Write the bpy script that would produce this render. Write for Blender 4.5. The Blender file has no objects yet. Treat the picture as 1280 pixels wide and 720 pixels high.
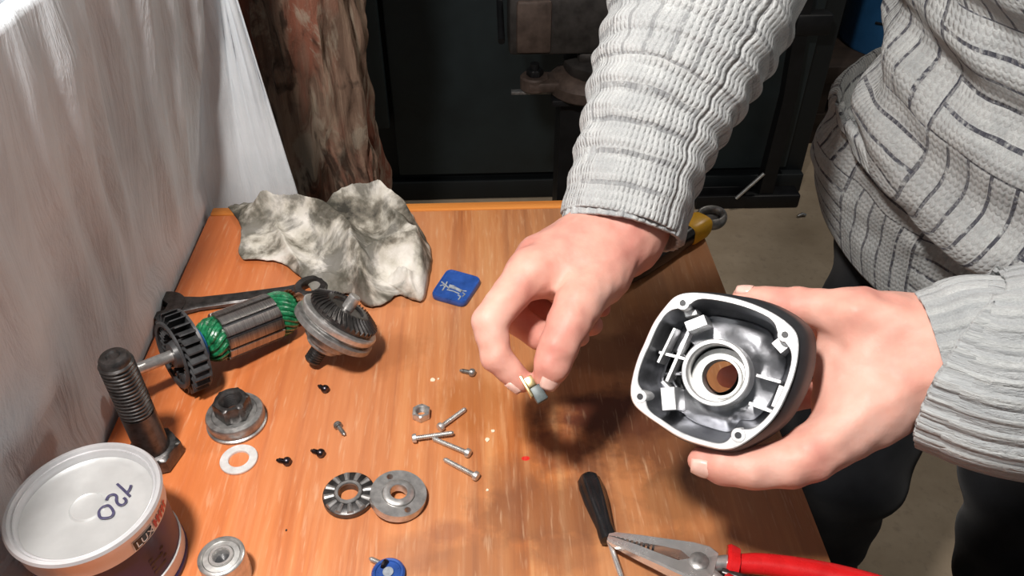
import bpy, math, random
import numpy as np
from mathutils import Vector, Matrix, noise
random.seed(7); np.random.seed(7)
S = bpy.context.scene; COL = S.collection
T = 0.75                                     # table top height
# ------------------------------------------------------------------ camera, world, light, exposure
F = 1000.0; PITCH = math.radians(39.2); YAW = math.radians(2.3); HC = 0.462
fw = Vector((math.sin(YAW)*math.cos(PITCH), math.cos(YAW)*math.cos(PITCH), -math.sin(PITCH)))
rt = Vector((math.cos(YAW), -math.sin(YAW), 0)); up = rt.cross(fw)
CAM = Vector((0, 0, T+HC))
cd = bpy.data.cameras.new('camera'); cam = bpy.data.objects.new('camera', cd); COL.objects.link(cam)
cd.sensor_width = 36; cd.lens = 36*F/1280; cd.clip_start = 0.02
cam.matrix_world = Matrix((( rt.x, up.x, -fw.x, CAM.x), (rt.y, up.y, -fw.y, CAM.y), (rt.z, up.z, -fw.z, CAM.z), (0, 0, 0, 1)))
S.camera = cam
w = bpy.data.worlds.new('world'); S.world = w; w.use_nodes = True
w.node_tree.nodes['Background'].inputs[0].default_value = (0.80, 0.90, 1.0, 1)
w.node_tree.nodes['Background'].inputs[1].default_value = 0.09
def lamp(name, loc, power, size, color):
    l = bpy.data.lights.new(name, 'POINT'); l.energy = power; l.shadow_soft_size = size; l.color = color
    o = bpy.data.objects.new(name, l); COL.objects.link(o); o.location = loc; return o
lamp('work_lamp_light', (-0.20, 0.13, T+0.86), 42.0, 0.045, (1.0, 0.95, 0.91))
lamp('added_floor_fill_light', (1.15, 1.55, 2.35), 42.0, 0.08, (1.0, 0.93, 0.84))  # added fill for the dark floor, no known source
S.view_settings.view_transform = 'Standard'; S.view_settings.look = 'None'
S.view_settings.gamma = 1; S.view_settings.exposure = 0.0; S.view_settings.use_curve_mapping = False

def ray(px, py): return fw + rt*((px-640)/F) - up*((py-360)/F)
def P(px, py, h=0.0):                        # pixel -> point at height h above the table top
    d = ray(px, py); return CAM + d*((h-HC)/d.z)
def PZ(px, py, z):                           # pixel -> point at world height z
    return P(px, py, z-T)
def C(px, py, dist): return CAM + ray(px, py)*dist
def PY(px, py, y):                           # pixel -> point on the plane at that y
    d = ray(px, py); return CAM + d*(y/d.y)

# ------------------------------------------------------------------ materials
MATS = {}
class NT:
    def __init__(s, name):
        s.m = bpy.data.materials.new(name); s.m.use_nodes = True; s.t = s.m.node_tree; s.n = s.t.nodes
        s.b = s.n['Principled BSDF']
    def node(s, typ, **kw):
        x = s.n.new(typ)
        for k, v in kw.items(): setattr(x, k, v)
        return x
    def put(s, sock, v):
        if hasattr(v, 'is_output') or isinstance(v, bpy.types.NodeSocket): s.t.links.new(v, sock)
        elif v is not None: sock.default_value = v
    def math(s, op, a, b=None, c=None, clamp=False):
        x = s.node('ShaderNodeMath', operation=op, use_clamp=clamp); s.put(x.inputs[0], a)
        if b is not None: s.put(x.inputs[1], b)
        if c is not None: s.put(x.inputs[2], c)
        return x.outputs[0]
    def coord(s, kind='Object', scale=(1, 1, 1), loc=(0, 0, 0), rot=(0, 0, 0)):
        a = s.node('ShaderNodeTexCoord'); mp = s.node('ShaderNodeMapping')
        s.t.links.new(a.outputs[kind], mp.inputs[0]); mp.inputs['Scale'].default_value = scale
        mp.inputs['Location'].default_value = loc; mp.inputs['Rotation'].default_value = rot
        return mp.outputs[0]
    def noise(s, vec, scale, detail=4, rough=.55, dist=0):
        x = s.node('ShaderNodeTexNoise'); s.put(x.inputs['Vector'], vec); x.inputs['Scale'].default_value = scale
        x.inputs['Detail'].default_value = detail; x.inputs['Roughness'].default_value = rough
        x.inputs['Distortion'].default_value = dist; return x.outputs['Fac']
    def ramp(s, f, stops):
        x = s.node('ShaderNodeValToRGB'); s.put(x.inputs[0], f); e = x.color_ramp.elements
        while len(e) < len(stops): e.new(.5)
        for i, (p, c) in enumerate(stops):
            e[i].position = p; e[i].color = (c[0], c[1], c[2], 1) if hasattr(c, '__len__') else (c, c, c, 1)
        return x.outputs[0]
    def mix(s, f, a, b, mode='MIX'):
        x = s.node('ShaderNodeMix', data_type='RGBA', blend_type=mode); s.put(x.inputs[0], f)
        for i, v in ((6, a), (7, b)):
            if isinstance(v, (tuple, list)): v = (v[0], v[1], v[2], 1)
            s.put(x.inputs[i], v)
        return x.outputs[2]
    def bump(s, h, strength, dist):
        x = s.node('ShaderNodeBump'); s.put(x.inputs['Height'], h); x.inputs['Strength'].default_value = strength
        x.inputs['Distance'].default_value = dist; s.t.links.new(x.outputs[0], s.b.inputs['Normal'])
    def set(s, **kw):
        for k, v in kw.items():
            k = {'color': 'Base Color', 'rough': 'Roughness', 'metal': 'Metallic', 'spec': 'Specular IOR Level', 'coat': 'Coat Weight',
                 'coatr': 'Coat Roughness', 'sheen': 'Sheen Weight', 'sss': 'Subsurface Weight'}.get(k, k)
            if isinstance(v, tuple) and len(v) == 3: v = (v[0], v[1], v[2], 1)
            s.put(s.b.inputs[k], v)
        return s
def simple(name, col, rough=.5, metal=0.0, var=.25, scale=120, bump=0.0, **kw):
    """plain material with a little procedural wear"""
    if name in MATS: return MATS[name]
    n = NT(name); v = n.coord('Object'); f = n.noise(v, scale, 5, .6)
    dk = tuple(c*(1-var) for c in col); lt = tuple(min(1, c*(1+var)) for c in col)
    n.set(color=n.ramp(f, [(.3, dk), (.7, lt)]), metal=metal, **kw)
    n.set(rough=n.math('ADD', n.math('MULTIPLY', f, .25), max(rough-.12, .02)))
    if bump: n.bump(f, bump, .001)
    MATS[name] = n.m; return n.m

def wood():
    n = NT('varnished_orange_wood'); 
    g = n.noise(n.coord('Object', (70, 2.2, 1)), 1.0, 8, .62, .4)
    g2 = n.noise(n.coord('Object', (240, 16, 1), (3, 1, 0)), 1.0, 5, .6)
    big = n.noise(n.coord('Object', (3.2, 1.6, 1), (1.7, .4, 0)), 1.6, 3, .5)
    c = n.ramp(g, [(.28, (.30, .082, .022)), (.43, (.50, .160, .044)), (.57, (.63, .225, .066)), (.74, (.76, .37, .15))])
    c = n.mix(n.math('MULTIPLY', n.ramp(g2, [(.50, 0.0), (.72, 1.0)]), .55), c, (.78, .40, .18))        # pale scuffed grain
    c = n.mix(n.math('MULTIPLY', n.ramp(big, [(.40, 0.0), (.68, 1.0)]), .55), c, (.74, .44, .25))         # rubbed pale
    # reddish left, browner right half
    xs = n.node('ShaderNodeSeparateXYZ'); n.t.links.new(n.coord('Object'), xs.inputs[0])
    c = n.mix(n.ramp(n.math('ADD', n.math('MULTIPLY', xs.outputs[0], 2.2), n.math('MULTIPLY', big, .9)), [(.34, 0.0), (.95, .60)]), c, (.34, .140, .046))
    c = n.mix(n.ramp(n.math('ADD', n.math('MULTIPLY', xs.outputs[0], -2.2), n.math('MULTIPLY', big, .5)), [(.25, 0.0), (.80, .74)]), c, (.66, .160, .040))
    # oil stains with ragged outline, some with hand shadow painted in
    def stain_or_shade(px, py, rx, ry, col, amt, soft=.55):
        nonlocal c
        p = P(px, py)
        v = n.coord('Object', (1/rx, 1/ry, 0), (-p.x/rx, -p.y/ry, 0))
        ln = n.node('ShaderNodeVectorMath', operation='LENGTH'); n.put(ln.inputs[0], v)
        wob = n.noise(n.coord('Object'), 38, 4, .6)
        d = n.math('ADD', ln.outputs['Value'], n.math('MULTIPLY', n.math('SUBTRACT', wob, .5), 1.3))
        c = n.mix(n.ramp(d, [(soft, amt), (1.0, 0.0)]), c, col)
    stain_or_shade(770, 520, .065, .032, (.085, .016, .008), .9)
    stain_or_shade(700, 560, .028, .024, (.16, .035, .014), .6)  # under the right hand: stain and hand shadow in one colour
    stain_or_shade(845, 545, .095, .045, (.12, .040, .016), .75)
    stain_or_shade(760, 440, .05, .03, (.16, .05, .018), .6)
    stain_or_shade(830, 420, .05, .04, (.20, .055, .018), .6)
    stain_or_shade(880, 700, .05, .03, (.20, .075, .03), .5)
    stain_or_shade(845, 625, .030, .030, (.20, .085, .030), .5)
    stain_or_shade(590, 505, .032, .035, (.42, .13, .025), .5)
    stain_or_shade(690, 640, .06, .035, (.19, .075, .035), .6)
    stain_or_shade(640, 600, .025, .03, (.24, .09, .04), .5)
    stain_or_shade(600, 700, .06, .02, (.26, .11, .05), .4)
    stain_or_shade(700, 690, .03, .02, (.22, .09, .045), .45)
    stain_or_shade(520, 690, .03, .02, (.30, .12, .06), .4)
    stain_or_shade(470, 440, .05, .03, (.32, .10, .03), .4)
    stain_or_shade(560, 665, .018, .012, (.25, .09, .05), .45)
    stain_or_shade(657, 573, .0035, .0025, (.75, .01, .01), .95, .7)
    # fine light scratches
    sc = n.noise(n.coord('Object', (420, 45, 1), (7, 2, 0)), 1.0, 2, .5)
    c = n.mix(n.math('MULTIPLY', n.ramp(sc, [(.60, 0.0), (.78, 1.0)]), .30), c, (.85, .60, .38))
    n.set(color=c, spec=.75, rough=n.math('ADD', n.math('MULTIPLY', g2, .40), .28))
    n.bump(n.math('ADD', g, n.math('MULTIPLY', g2, .6)), .18, .0008)
    MATS['wood'] = n.m
wood()
def edgewood():
    n = NT('orange_edge_strip'); g = n.noise(n.coord('Object', (2.5, 90, 60)), 1.0, 6, .6)
    n.set(color=n.ramp(g, [(.3, (.55, .17, .03)), (.7, (.80, .32, .07))]), rough=.35); MATS['edgewood'] = n.m
edgewood()
def cloth(name, a, b, scale=1400):
    n = NT(name); v = n.coord('Object'); f = n.noise(v, 9, 4, .55); wv = n.noise(n.coord('Object', (1, 1, .25)), scale, 2)
    n.set(color=n.ramp(f, [(.35, a), (.65, b)]), rough=.9, sheen=.15, spec=.15); wr = n.noise(n.coord('Object', (38, 38, 3.2)), 1.0, 5, .6, .6); n.bump(n.math('ADD', wr, n.math('MULTIPLY', wv, .04)), .55, .010); MATS[name] = n.m
cloth('white_sheet', (.57, .61, .64), (.71, .75, .78))
def ragmat():
    n = NT('soiled_rag'); v = n.coord('Object'); f = n.noise(v, 24, 5, .6, .3); f2 = n.noise(n.coord('Object', (1, 1, 1), (5, 2, 0)), 22, 5, .62, .5)
    c = n.ramp(f, [(.34, (.05, .047, .04)), (.44, (.24, .22, .18)), (.52, (.56, .53, .46)), (.70, (.80, .77, .72))])
    c = n.mix(n.ramp(f2, [(.45, 0.0), (.58, .74)]), c, (.055, .052, .040))
    n.set(color=c, rough=.95, spec=.1); n.bump(n.noise(v, 700, 2), .4, .0008); MATS['rag'] = n.m
ragmat()
def postmat():
    n = NT('weathered_timber'); g = n.noise(n.coord('Object', (55, 55, 3)), 1.0, 7, .65, .5); b = n.noise(n.coord('Object', (6, 6, 2.2)), 1.0, 5, .6, 1.2)
    p = n.noise(n.coord('Object', (16, 16, 6), (2, 3, 1)), 1.0, 5, .7, 1.0)
    c = n.ramp(g, [(.3, (.070, .044, .031)), (.5, (.20, .125, .088)), (.72, (.40, .28, .20))])
    c = n.mix(n.ramp(b, [(.46, 0.0), (.56, .8)]), c, (.27, .090, .055))
    c = n.mix(n.ramp(p, [(.52, 0.0), (.60, .65)]), c, (.40, .33, .25))
    c = n.mix(n.ramp(n.noise(n.coord('Object', (22, 22, 9), (9, 3, 4)), 1.0, 4, .6, 1.0), [(.58, 0.0), (.66, .8)]), c, (.035, .022, .016))
    n.set(color=c, rough=.85, spec=.2); n.bump(n.math('ADD', g, n.math('MULTIPLY', p, .8)), .8, .006); MATS['post'] = n.m
postmat()
simple('cabinet_paint', (.020, .030, .033), .55, 0, .3, 6)
simple('cabinet_dark', (.008, .011, .012), .6, 0, .3, 6)
def floormat():
    n = NT('dusty_floor'); v = n.coord('Object'); f = n.noise(v, 5, 6, .6); g = n.noise(v, 60, 4, .6)
    c = n.ramp(f, [(.3, (.31, .235, .155)), (.7, (.48, .38, .27))]); c = n.mix(n.ramp(g, [(.55, 0.0), (.75, .5)]), c, (.24, .19, .14))
    n.set(color=c, rough=.85); n.bump(g, .3, .003); MATS['floor'] = n.m
floormat()
simple('plaster_dark', (.05, .05, .05), .9, 0, .3, 4)
simple('vise_iron', (.060, .054, .050), .5, .55, .4, 40)
simple('vise_brown', (.10, .070, .056), .55, .3, .4, 40)
simple('black_iron', (.010, .010, .011), .5, .3, .3, 30)
simple('steel', (.58, .57, .55), .32, .75, .22, 200)
simple('bright_steel', (.80, .79, .77), .24, .80, .05, 120)
simple('dull_steel', (.34, .335, .325), .38, .75, .35, 160, .2)
simple('dark_steel', (.105, .10, .098), .36, .9, .4, 160, .2)
simple('blue_black_steel', (.085, .075, .085), .30, 1, .4, 300)
simple('zinc', (.66, .66, .64), .42, .85, .2, 220)
simple('aluminium_washer', (.74, .73, .71), .5, .35, .12, 220)
simple('cast_aluminium', (.80, .80, .80), .34, .65, .12, 90, .25)
simple('cast_inner_shaded', (.25, .255, .27), .36, 1, .35, 60, .35)  # same cast metal as the rim, cavity shade put into the colour
simple('black_paint', (.022, .023, .026), .45, 0, .3, 60)
simple('black_plastic', (.012, .012, .013), .22, 0, .3, 100)
simple('fan_plastic', (.045, .046, .048), .42, 0, .35, 140)
simple('tin_plate', (.62, .62, .63), .42, .45, .1, 30)
simple('tin_lid', (.66, .675, .67), .36, .5, .08, 40, .15)
simple('can_label', (.026, .016, .060), .42, 0, .35, 60)
simple('can_label_black', (.008, .008, .010), .3, 0, .2, 60)
simple('label_white', (.75, .75, .72), .5, 0, .1, 60)
simple('label_red', (.50, .04, .04), .4, 0, .2, 60)
simple('marker_ink', (.05, .045, .10), .5, 0, .3, 300)
simple('blue_plastic', (.022, .075, .30), .30, 0, .3, 90)
simple('blue_plastic_grime', (.30, .33, .36), .5, 0, .4, 200)
simple('blue_tape', (.02, .16, .42), .4, 0, .2, 90)
simple('red_plastic', (.62, .012, .014), .28, 0, .15, 60)
simple('yellow_plastic', (.80, .42, .015), .4, 0, .15, 60)
simple('brass', (.75, .58, .30), .3, 1, .2, 200)
simple('carbon', (.10, .12, .12), .45, .2, .3, 300)
simple('copper', (.42, .20, .11), .32, 1, .35, 200)
simple('blue_paint', (.03, .15, .36), .5, 0, .2, 8)
simple('brown_board', (.030, .018, .012), .7, 0, .3, 20)
simple('beige_cloth', (.28, .24, .20), .9, 0, .2, 12)
simple('paint_chip', (.85, .75, .55), .7, 0, .1, 50)
def greenmat():
    n = NT('green_varnish_winding'); v = n.coord('Object'); f = n.noise(v, 260, 4, .6); 
    n.set(color=n.ramp(f, [(.3, (.004, .060, .022)), (.6, (.012, .19, .075)), (.8, (.10, .42, .20))]), rough=.25, coat=.5, coatr=.1); n.bump(f, .6, .001)
    MATS['green'] = n.m
greenmat()
def lamimat():
    n = NT('lamination_stack'); sx = n.node('ShaderNodeSeparateXYZ'); n.t.links.new(n.coord('Object'), sx.inputs[0])
    f = n.noise(n.coord('Object', (1, 1, 40)), 40, 3); 
    n.set(color=n.ramp(f, [(.3, (.22, .20, .19)), (.7, (.50, .48, .46))]), metal=1, rough=.33); n.bump(f, .3, .0006); MATS['lami'] = n.m
lamimat()
def skinmat():
    n = NT('skin'); v = n.coord('Object'); f = n.noise(v, 22, 4, .55); g = n.noise(v, 420, 3, .6)
    c = n.ramp(f, [(.30, (.62, .25, .20)), (.50, (.72, .37, .29)), (.72, (.80, .49, .40))])
    n.set(color=c, rough=.52, sss=.18, spec=.35); n.b.inputs['Subsurface Radius'].default_value = (.006, .0025, .0015)
    n.b.inputs['Subsurface Scale'].default_value = 1.0
    n.bump(g, .22, .0008); MATS['skin'] = n.m
skinmat()
simple('nail', (.78, .50, .42), .3, 0, .08, 200)
simple('hair', (.03, .02, .014), .6, 0, .4, 300, .6)
def knit(name, rib=False, lines=True, amt=.93, light=0.0, ridge=1.6):
    """chunky knit: UV is in metres (u around, v along); blocks of dark lines laid like basket weave"""
    n = NT(name); uv = n.node('ShaderNodeUVMap'); sx = n.node('ShaderNodeSeparateXYZ')
    wob = n.node('ShaderNodeTexNoise'); wob.inputs['Scale'].default_value = 14; wob.inputs['Detail'].default_value = 3; n.t.links.new(uv.outputs[0], wob.inputs['Vector'])
    ad = n.node('ShaderNodeVectorMath', operation='MULTIPLY_ADD'); n.t.links.new(wob.outputs['Color'], ad.inputs[0]); ad.inputs[1].default_value = (.008, .008, 0)
    n.t.links.new(uv.outputs[0], ad.inputs[2]); n.t.links.new(ad.outputs[0], sx.inputs[0])
    u, v = sx.outputs[0], sx.outputs[1]
    fz = n.noise(uv.outputs[0], 45, 5, .65); fine = n.noise(uv.outputs[0], 900, 3, .7)
    c = n.ramp(fz, [(.30, (.40+light, .42+light, .42+light)), (.55, (.54+light, .56+light, .55+light)), (.78, (.68+light, .70+light, .68+light))])
    c = n.mix(n.math('MULTIPLY', n.ramp(fine, [(.40, 1.0), (.58, 0.0)]), .35), c, (.25, .26, .27))
    st = n.math('ABSOLUTE', n.math('SINE', n.math('MULTIPLY', u, math.pi/.0052)))
    sv = n.math('ABSOLUTE', n.math('SINE', n.math('ADD', n.math('MULTIPLY', v, math.pi/.0060), n.math('MULTIPLY', st, 1.2))))
    h = n.math('ADD', st, n.math('MULTIPLY', sv, .6))
    if lines:
        B = .1075
        iu = n.math('FLOOR', n.math('DIVIDE', u, B)); iv = n.math('FLOOR', n.math('DIVIDE', v, B))
        par = n.math('GREATER_THAN', n.math('MODULO', n.math('ADD', n.math('ADD', iu, iv), 100.0), 2.0), .5)
        def ln(x, period, wd):
            fr = n.math('FRACT', n.math('ADD', n.math('DIVIDE', x, period), .5))
            return n.math('LESS_THAN', n.math('ABSOLUTE', n.math('SUBTRACT', fr, .5)), wd/period/2)
        la = ln(v, .0215, .0032); lb = ln(u, .0215, .0032)
        l = n.math('ADD', n.math('MULTIPLY', la, par), n.math('MULTIPLY', lb, n.math('SUBTRACT', 1.0, par)))
        bar = n.math('MULTIPLY', ln(u, B, .0045), par); l = n.math('MAXIMUM', l, n.math('MULTIPLY', bar, .8))
        dash = n.noise(uv.outputs[0], 130, 3, .6); l = n.math('MULTIPLY', l, n.ramp(dash, [(.34, 0.0), (.50, 1.0)]))
        rid = n.math('ADD', n.math('MULTIPLY', n.math('ABSOLUTE', n.math('SINE', n.math('MULTIPLY', v, math.pi/.0215))), par), n.math('MULTIPLY', n.math('ABSOLUTE', n.math('SINE', n.math('MULTIPLY', u, math.pi/.0215))), n.math('SUBTRACT', 1.0, par)))
        c = n.mix(n.math('MULTIPLY', l, amt), c, (.025, .026, .045)); h = n.math('SUBTRACT', n.math('SUBTRACT', h, n.math('MULTIPLY', l, .8)), n.math('MULTIPLY', rid, -ridge))
    if rib:
        r = n.math('SINE', n.math('MULTIPLY', u, 2*math.pi/.0125)); h = n.math('ADD', n.math('MULTIPLY', h, .6), n.math('MULTIPLY', r, .9))
        c = n.mix(n.math('MULTIPLY', n.ramp(r, [(.0, 1.0), (.45, 0.0)]), .35), c, (.30, .32, .34))
    n.set(color=c, rough=.95, spec=.1, sheen=.3); n.bump(n.math('ADD', h, n.math('MULTIPLY', fine, 1.2)), .75, .0022); MATS[name] = n.m
knit('knit'); knit('knit_rib', rib=True, lines=False); knit('knit_soft_lit', lines=True, amt=.40, light=.12, ridge=.5); knit('knit_rib_lit', rib=True, lines=False, light=.10)  # right sleeve and cuff: same knit, brighter light and motion blur in colour
def denim():
    n = NT('dark_denim'); v = n.coord('Object'); f = n.noise(v, 16, 4, .6); g = n.noise(n.coord('Object', (1, 1, 1)), 900, 2)
    n.set(color=n.ramp(f, [(.3, (.006, .0065, .008)), (.7, (.018, .019, .022))]), rough=.85, sheen=.1, spec=.15); n.bump(g, .4, .0006); MATS['denim'] = n.m
denim()

# ------------------------------------------------------------------ mesh helpers
def mat(m): return MATS[m] if isinstance(m, str) else m
class MB:
    def __init__(s): s.v = []; s.f = []; s.uv = None
    def add(s, vs, fs, M=None):
        o = len(s.v)
        for p in vs: s.v.append(tuple(M @ Vector(p)) if M is not None else tuple(p))
        for f in fs: s.f.append(tuple(i+o for i in f))
        return s
    def box(s, c, d, M=None, bev=0.0):
        x, y, z = d[0]/2, d[1]/2, d[2]/2
        if bev <= 0:
            vs = [(c[0]+sx*x, c[1]+sy*y, c[2]+sz*z) for sz in (-1, 1) for sy in (-1, 1) for sx in (-1, 1)]
            return s.add(vs, [(0, 2, 3, 1), (4, 5, 7, 6), (0, 1, 5, 4), (2, 6, 7, 3), (0, 4, 6, 2), (1, 3, 7, 5)], M)
        b = min(bev, x*.9, y*.9, z*.9)
        def loop(ix, iy, zz):
            return [(c[0]+sx*ix+ox, c[1]+sy*iy+oy, c[2]+zz) for sx, sy, seq in ((1, 1, 0), (-1, 1, 1), (-1, -1, 2), (1, -1, 3))
                    for ox, oy in [(0, 0)]]
        def rr(inset, zz):
            pts = []
            for k, (sx, sy) in enumerate(((1, 1), (-1, 1), (-1, -1), (1, -1))):
                for q in range(3):
                    a = (k+q/2)*math.pi/2; rad = b-inset
                    pts.append((c[0]+sx*(x-b)+rad*math.cos(a), c[1]+sy*(y-b)+rad*math.sin(a), c[2]+zz))
            return pts
        return s.loops([rr(b*.8, -z), rr(b*.25, -z+b*.3), rr(0, -z+b), rr(0, z-b), rr(b*.25, z-b*.3), rr(b*.8, z)], M, True, True)
    def loops(s, L, M=None, cap0=False, cap1=False, closed=False, wrap=True):
        n = len(L[0]); vs = [p for l in L for p in l]; fs = []; m = len(L)
        for i in range(m if closed else m-1):
            j = (i+1) % m
            for k in range(n if wrap else n-1):
                k2 = (k+1) % n; fs.append((i*n+k, i*n+k2, j*n+k2, j*n+k))
        if cap0: fs.append(tuple(range(n))[::-1])
        if cap1: fs.append(tuple((m-1)*n+k for k in range(n)))
        return s.add(vs, fs, M)
    def lathe(s, prof, n=40, M=None, closed=False):
        L = [[(max(r, 1e-5)*math.cos(2*math.pi*k/n), max(r, 1e-5)*math.sin(2*math.pi*k/n), z) for k in range(n)] for r, z in prof]
        return s.loops(L, M, (not closed), (not closed), closed)
    def cyl(s, r, z0, z1, n=32, M=None, b=0.0):
        if b: return s.lathe([(r-b, z0), (r, z0+b), (r, z1-b), (r-b, z1)], n, M)
        return s.lathe([(r, z0), (r, z1)], n, M)
    def prism(s, pts, z0, z1, M=None, b=0.0):
        if b:
            cx = sum(p[0] for p in pts)/len(pts); cy = sum(p[1] for p in pts)/len(pts)
            def ins(z):
                o = []
                for x, y in pts:
                    d = math.hypot(x-cx, y-cy) or 1; o.append((x-(x-cx)/d*b, y-(y-cy)/d*b, z))
                return o
            return s.loops([ins(z0), [(x, y, z0+b) for x, y in pts], [(x, y, z1-b) for x, y in pts], ins(z1)], M, True, True)
        return s.loops([[(x, y, z0) for x, y in pts], [(x, y, z1) for x, y in pts]], M, True, True)
    def hexa(s, af, z0, z1, M=None, hole=0.0, ch=.0):
        R = af/math.sqrt(3); n = 48
        def ring(rf, z): 
            o = []
            for k in range(n):
                a = 2*math.pi*k/n; m = (a % (math.pi/3))-math.pi/6
                r = min(af/2/math.cos(m), rf); o.append((r*math.cos(a), r*math.sin(a), z))
            return o
        c = ch or af*.05
        L = [ring(af/2*.98, z0), ring(R, z0+c), ring(R, z1-c), ring(af/2*.98, z1)]
        if hole:
            def cr(r, z): return [(r*math.cos(2*math.pi*k/n), r*math.sin(2*math.pi*k/n), z) for k in range(n)]
            L += [cr(hole*1.1, z1)]
            st = 8
            for i in range(st): 
                zz = z1+(z0-z1)*(i+.5)/st; L += [cr(hole, zz), cr(hole*.9, zz-(z1-z0)/st*.5)]
            L += [cr(hole, z0)]
            return s.loops(L, M, closed=True)
        return s.loops(L, M, True, True)
    def tube(s, pts, rad, n=14, M=None, caps=True, round_ends=False):
        pts = [Vector(p) for p in pts]
        if not hasattr(rad, '__len__'): rad = [rad]*len(pts)
        fr = frames(pts); L = []
        for p, (t, a, b), r in zip(pts, fr, rad):
            L.append([tuple(p+a*(r*math.cos(2*math.pi*k/n))+b*(r*math.sin(2*math.pi*k/n))) for k in range(n)])
        return s.loops(L, M, caps, caps)
    def build(s, name, m, parent=None, smooth=38, bevel=0):
        me = bpy.data.meshes.new(name); me.from_pydata(s.v, [], s.f); me.update()
        if s.uv is not None:
            l = me.uv_layers.new(name='UVMap')
            for lp in me.loops: l.data[lp.index].uv = s.uv[lp.vertex_index]
        import bmesh
        bm = bmesh.new(); bm.from_mesh(me); 
        if s.uv is None: bmesh.ops.recalc_face_normals(bm, faces=bm.faces)
        bm.to_mesh(me); bm.free()
        if smooth:
            me.shade_smooth(); me.set_sharp_from_angle(angle=math.radians(smooth))
        me.materials.append(mat(m)); o = bpy.data.objects.new(name, me); COL.objects.link(o)
        if parent is not None: o.parent = parent
        return o
def frames(pts):
    n = len(pts); out = []; prev = None
    for i in range(n):
        t = (pts[min(i+1, n-1)]-pts[max(i-1, 0)]).normalized()
        if prev is None:
            a = t.orthogonal().normalized()
        else:
            a = prev-t*prev.dot(t); a = a.normalized() if a.length > 1e-6 else t.orthogonal().normalized()
        prev = a; out.append((t, a, t.cross(a)))
    return out
def spline(pts, n):
    """Catmull-Rom through tuples of any length"""
    A = np.array([tuple(p) for p in pts], float); m = len(A); out = []
    for i in range(n):
        x = i/(n-1)*(m-1); k = min(int(x), m-2); t = x-k
        p0, p1, p2, p3 = A[max(k-1, 0)], A[k], A[k+1], A[min(k+2, m-1)]
        out.append(.5*((2*p1)+(-p0+p2)*t+(2*p0-5*p1+4*p2-p3)*t*t+(-p0+3*p1-3*p2+p3)*t**3))
    return out
def tag(o, label=None, cat=None, group=None, kind=None):
    if label: o['label'] = label
    if cat: o['category'] = cat
    if group: o['group'] = group
    if kind: o['kind'] = kind
    return o
def thing(name, label, cat, loc=(0, 0, 0), M=None, group=None):
    o = bpy.data.objects.new(name, None); COL.objects.link(o); o.empty_display_size = .02
    if M is not None: o.matrix_world = M
    else: o.location = loc
    return tag(o, label, cat, group)
def axisM(origin, z, xhint=(1, 0, 0)):
    z = Vector(z).normalized(); x = Vector(xhint); x = (x-z*x.dot(z)).normalized(); y = z.cross(x)
    return Matrix(((x.x, y.x, z.x, origin[0]), (x.y, y.y, z.y, origin[1]), (x.z, y.z, z.z, origin[2]), (0, 0, 0, 1)))
def RZ(a): return Matrix.Rotation(a, 4, 'Z')
def TR(x, y, z): return Matrix.Translation((x, y, z))
def circ(r, n, z=0, cx=0, cy=0): return [(cx+r*math.cos(2*math.pi*k/n), cy+r*math.sin(2*math.pi*k/n), z) for k in range(n)]
def thread(r, z0, z1, pitch, depth):
    out = []; z = z0; k = max(2, int(round((z1-z0)/pitch))); p = (z1-z0)/k
    for i in range(k): out += [(r-depth, z0+p*i), (r, z0+p*(i+.35)), (r, z0+p*(i+.6))]
    return out+[(r-depth, z1)]

# ------------------------------------------------------------------ the setting
XL, XR, YB, YF = -0.284, 0.217, 0.712, 0.10
tag(MB().box((.2, 1.0, -.02), (4.6, 4.6, .04)).build('floor', 'floor'), kind='structure')
tag(MB().box((.2, 2.75, 1.25), (4.6, .1, 2.5)).build('wall_back', 'plaster_dark'), kind='structure')

# table
tb = thing('work_table', 'orange varnished wooden table with oil stains and scuffs', 'table', (0, 0, 0))
top = MB().box(((XL+XR)/2, (YB-.016+YF)/2, T-.011), (XR-XL, YB-.016-YF, .022), None, .0015).build('tabletop', 'wood', tb)
MB().box(((XL+XR)/2, YB-.0075, T-.0125), (XR-XL, .0145, .025), None, .0025).build('edge_strip', 'edgewood', tb)
for sx in (XL+.035, XR-.035):
    for sy in (YF+.035, YB-.05): MB().box((sx, sy, (T-.022)/2), (.04, .04, T-.022), None, .003).build('leg', 'edgewood', tb)
for sy in (YF+.03, YB-.05): MB().box(((XL+XR)/2, sy, T-.022-.035), (XR-XL-.11, .018, .07)).build('apron', 'edgewood', tb)
for sx in (XL+.035, XR-.035): MB().box((sx, (YF+YB)/2-.01, T-.022-.035), (.018, YB-YF-.125, .07)).build('apron', 'edgewood', tb)

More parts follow.
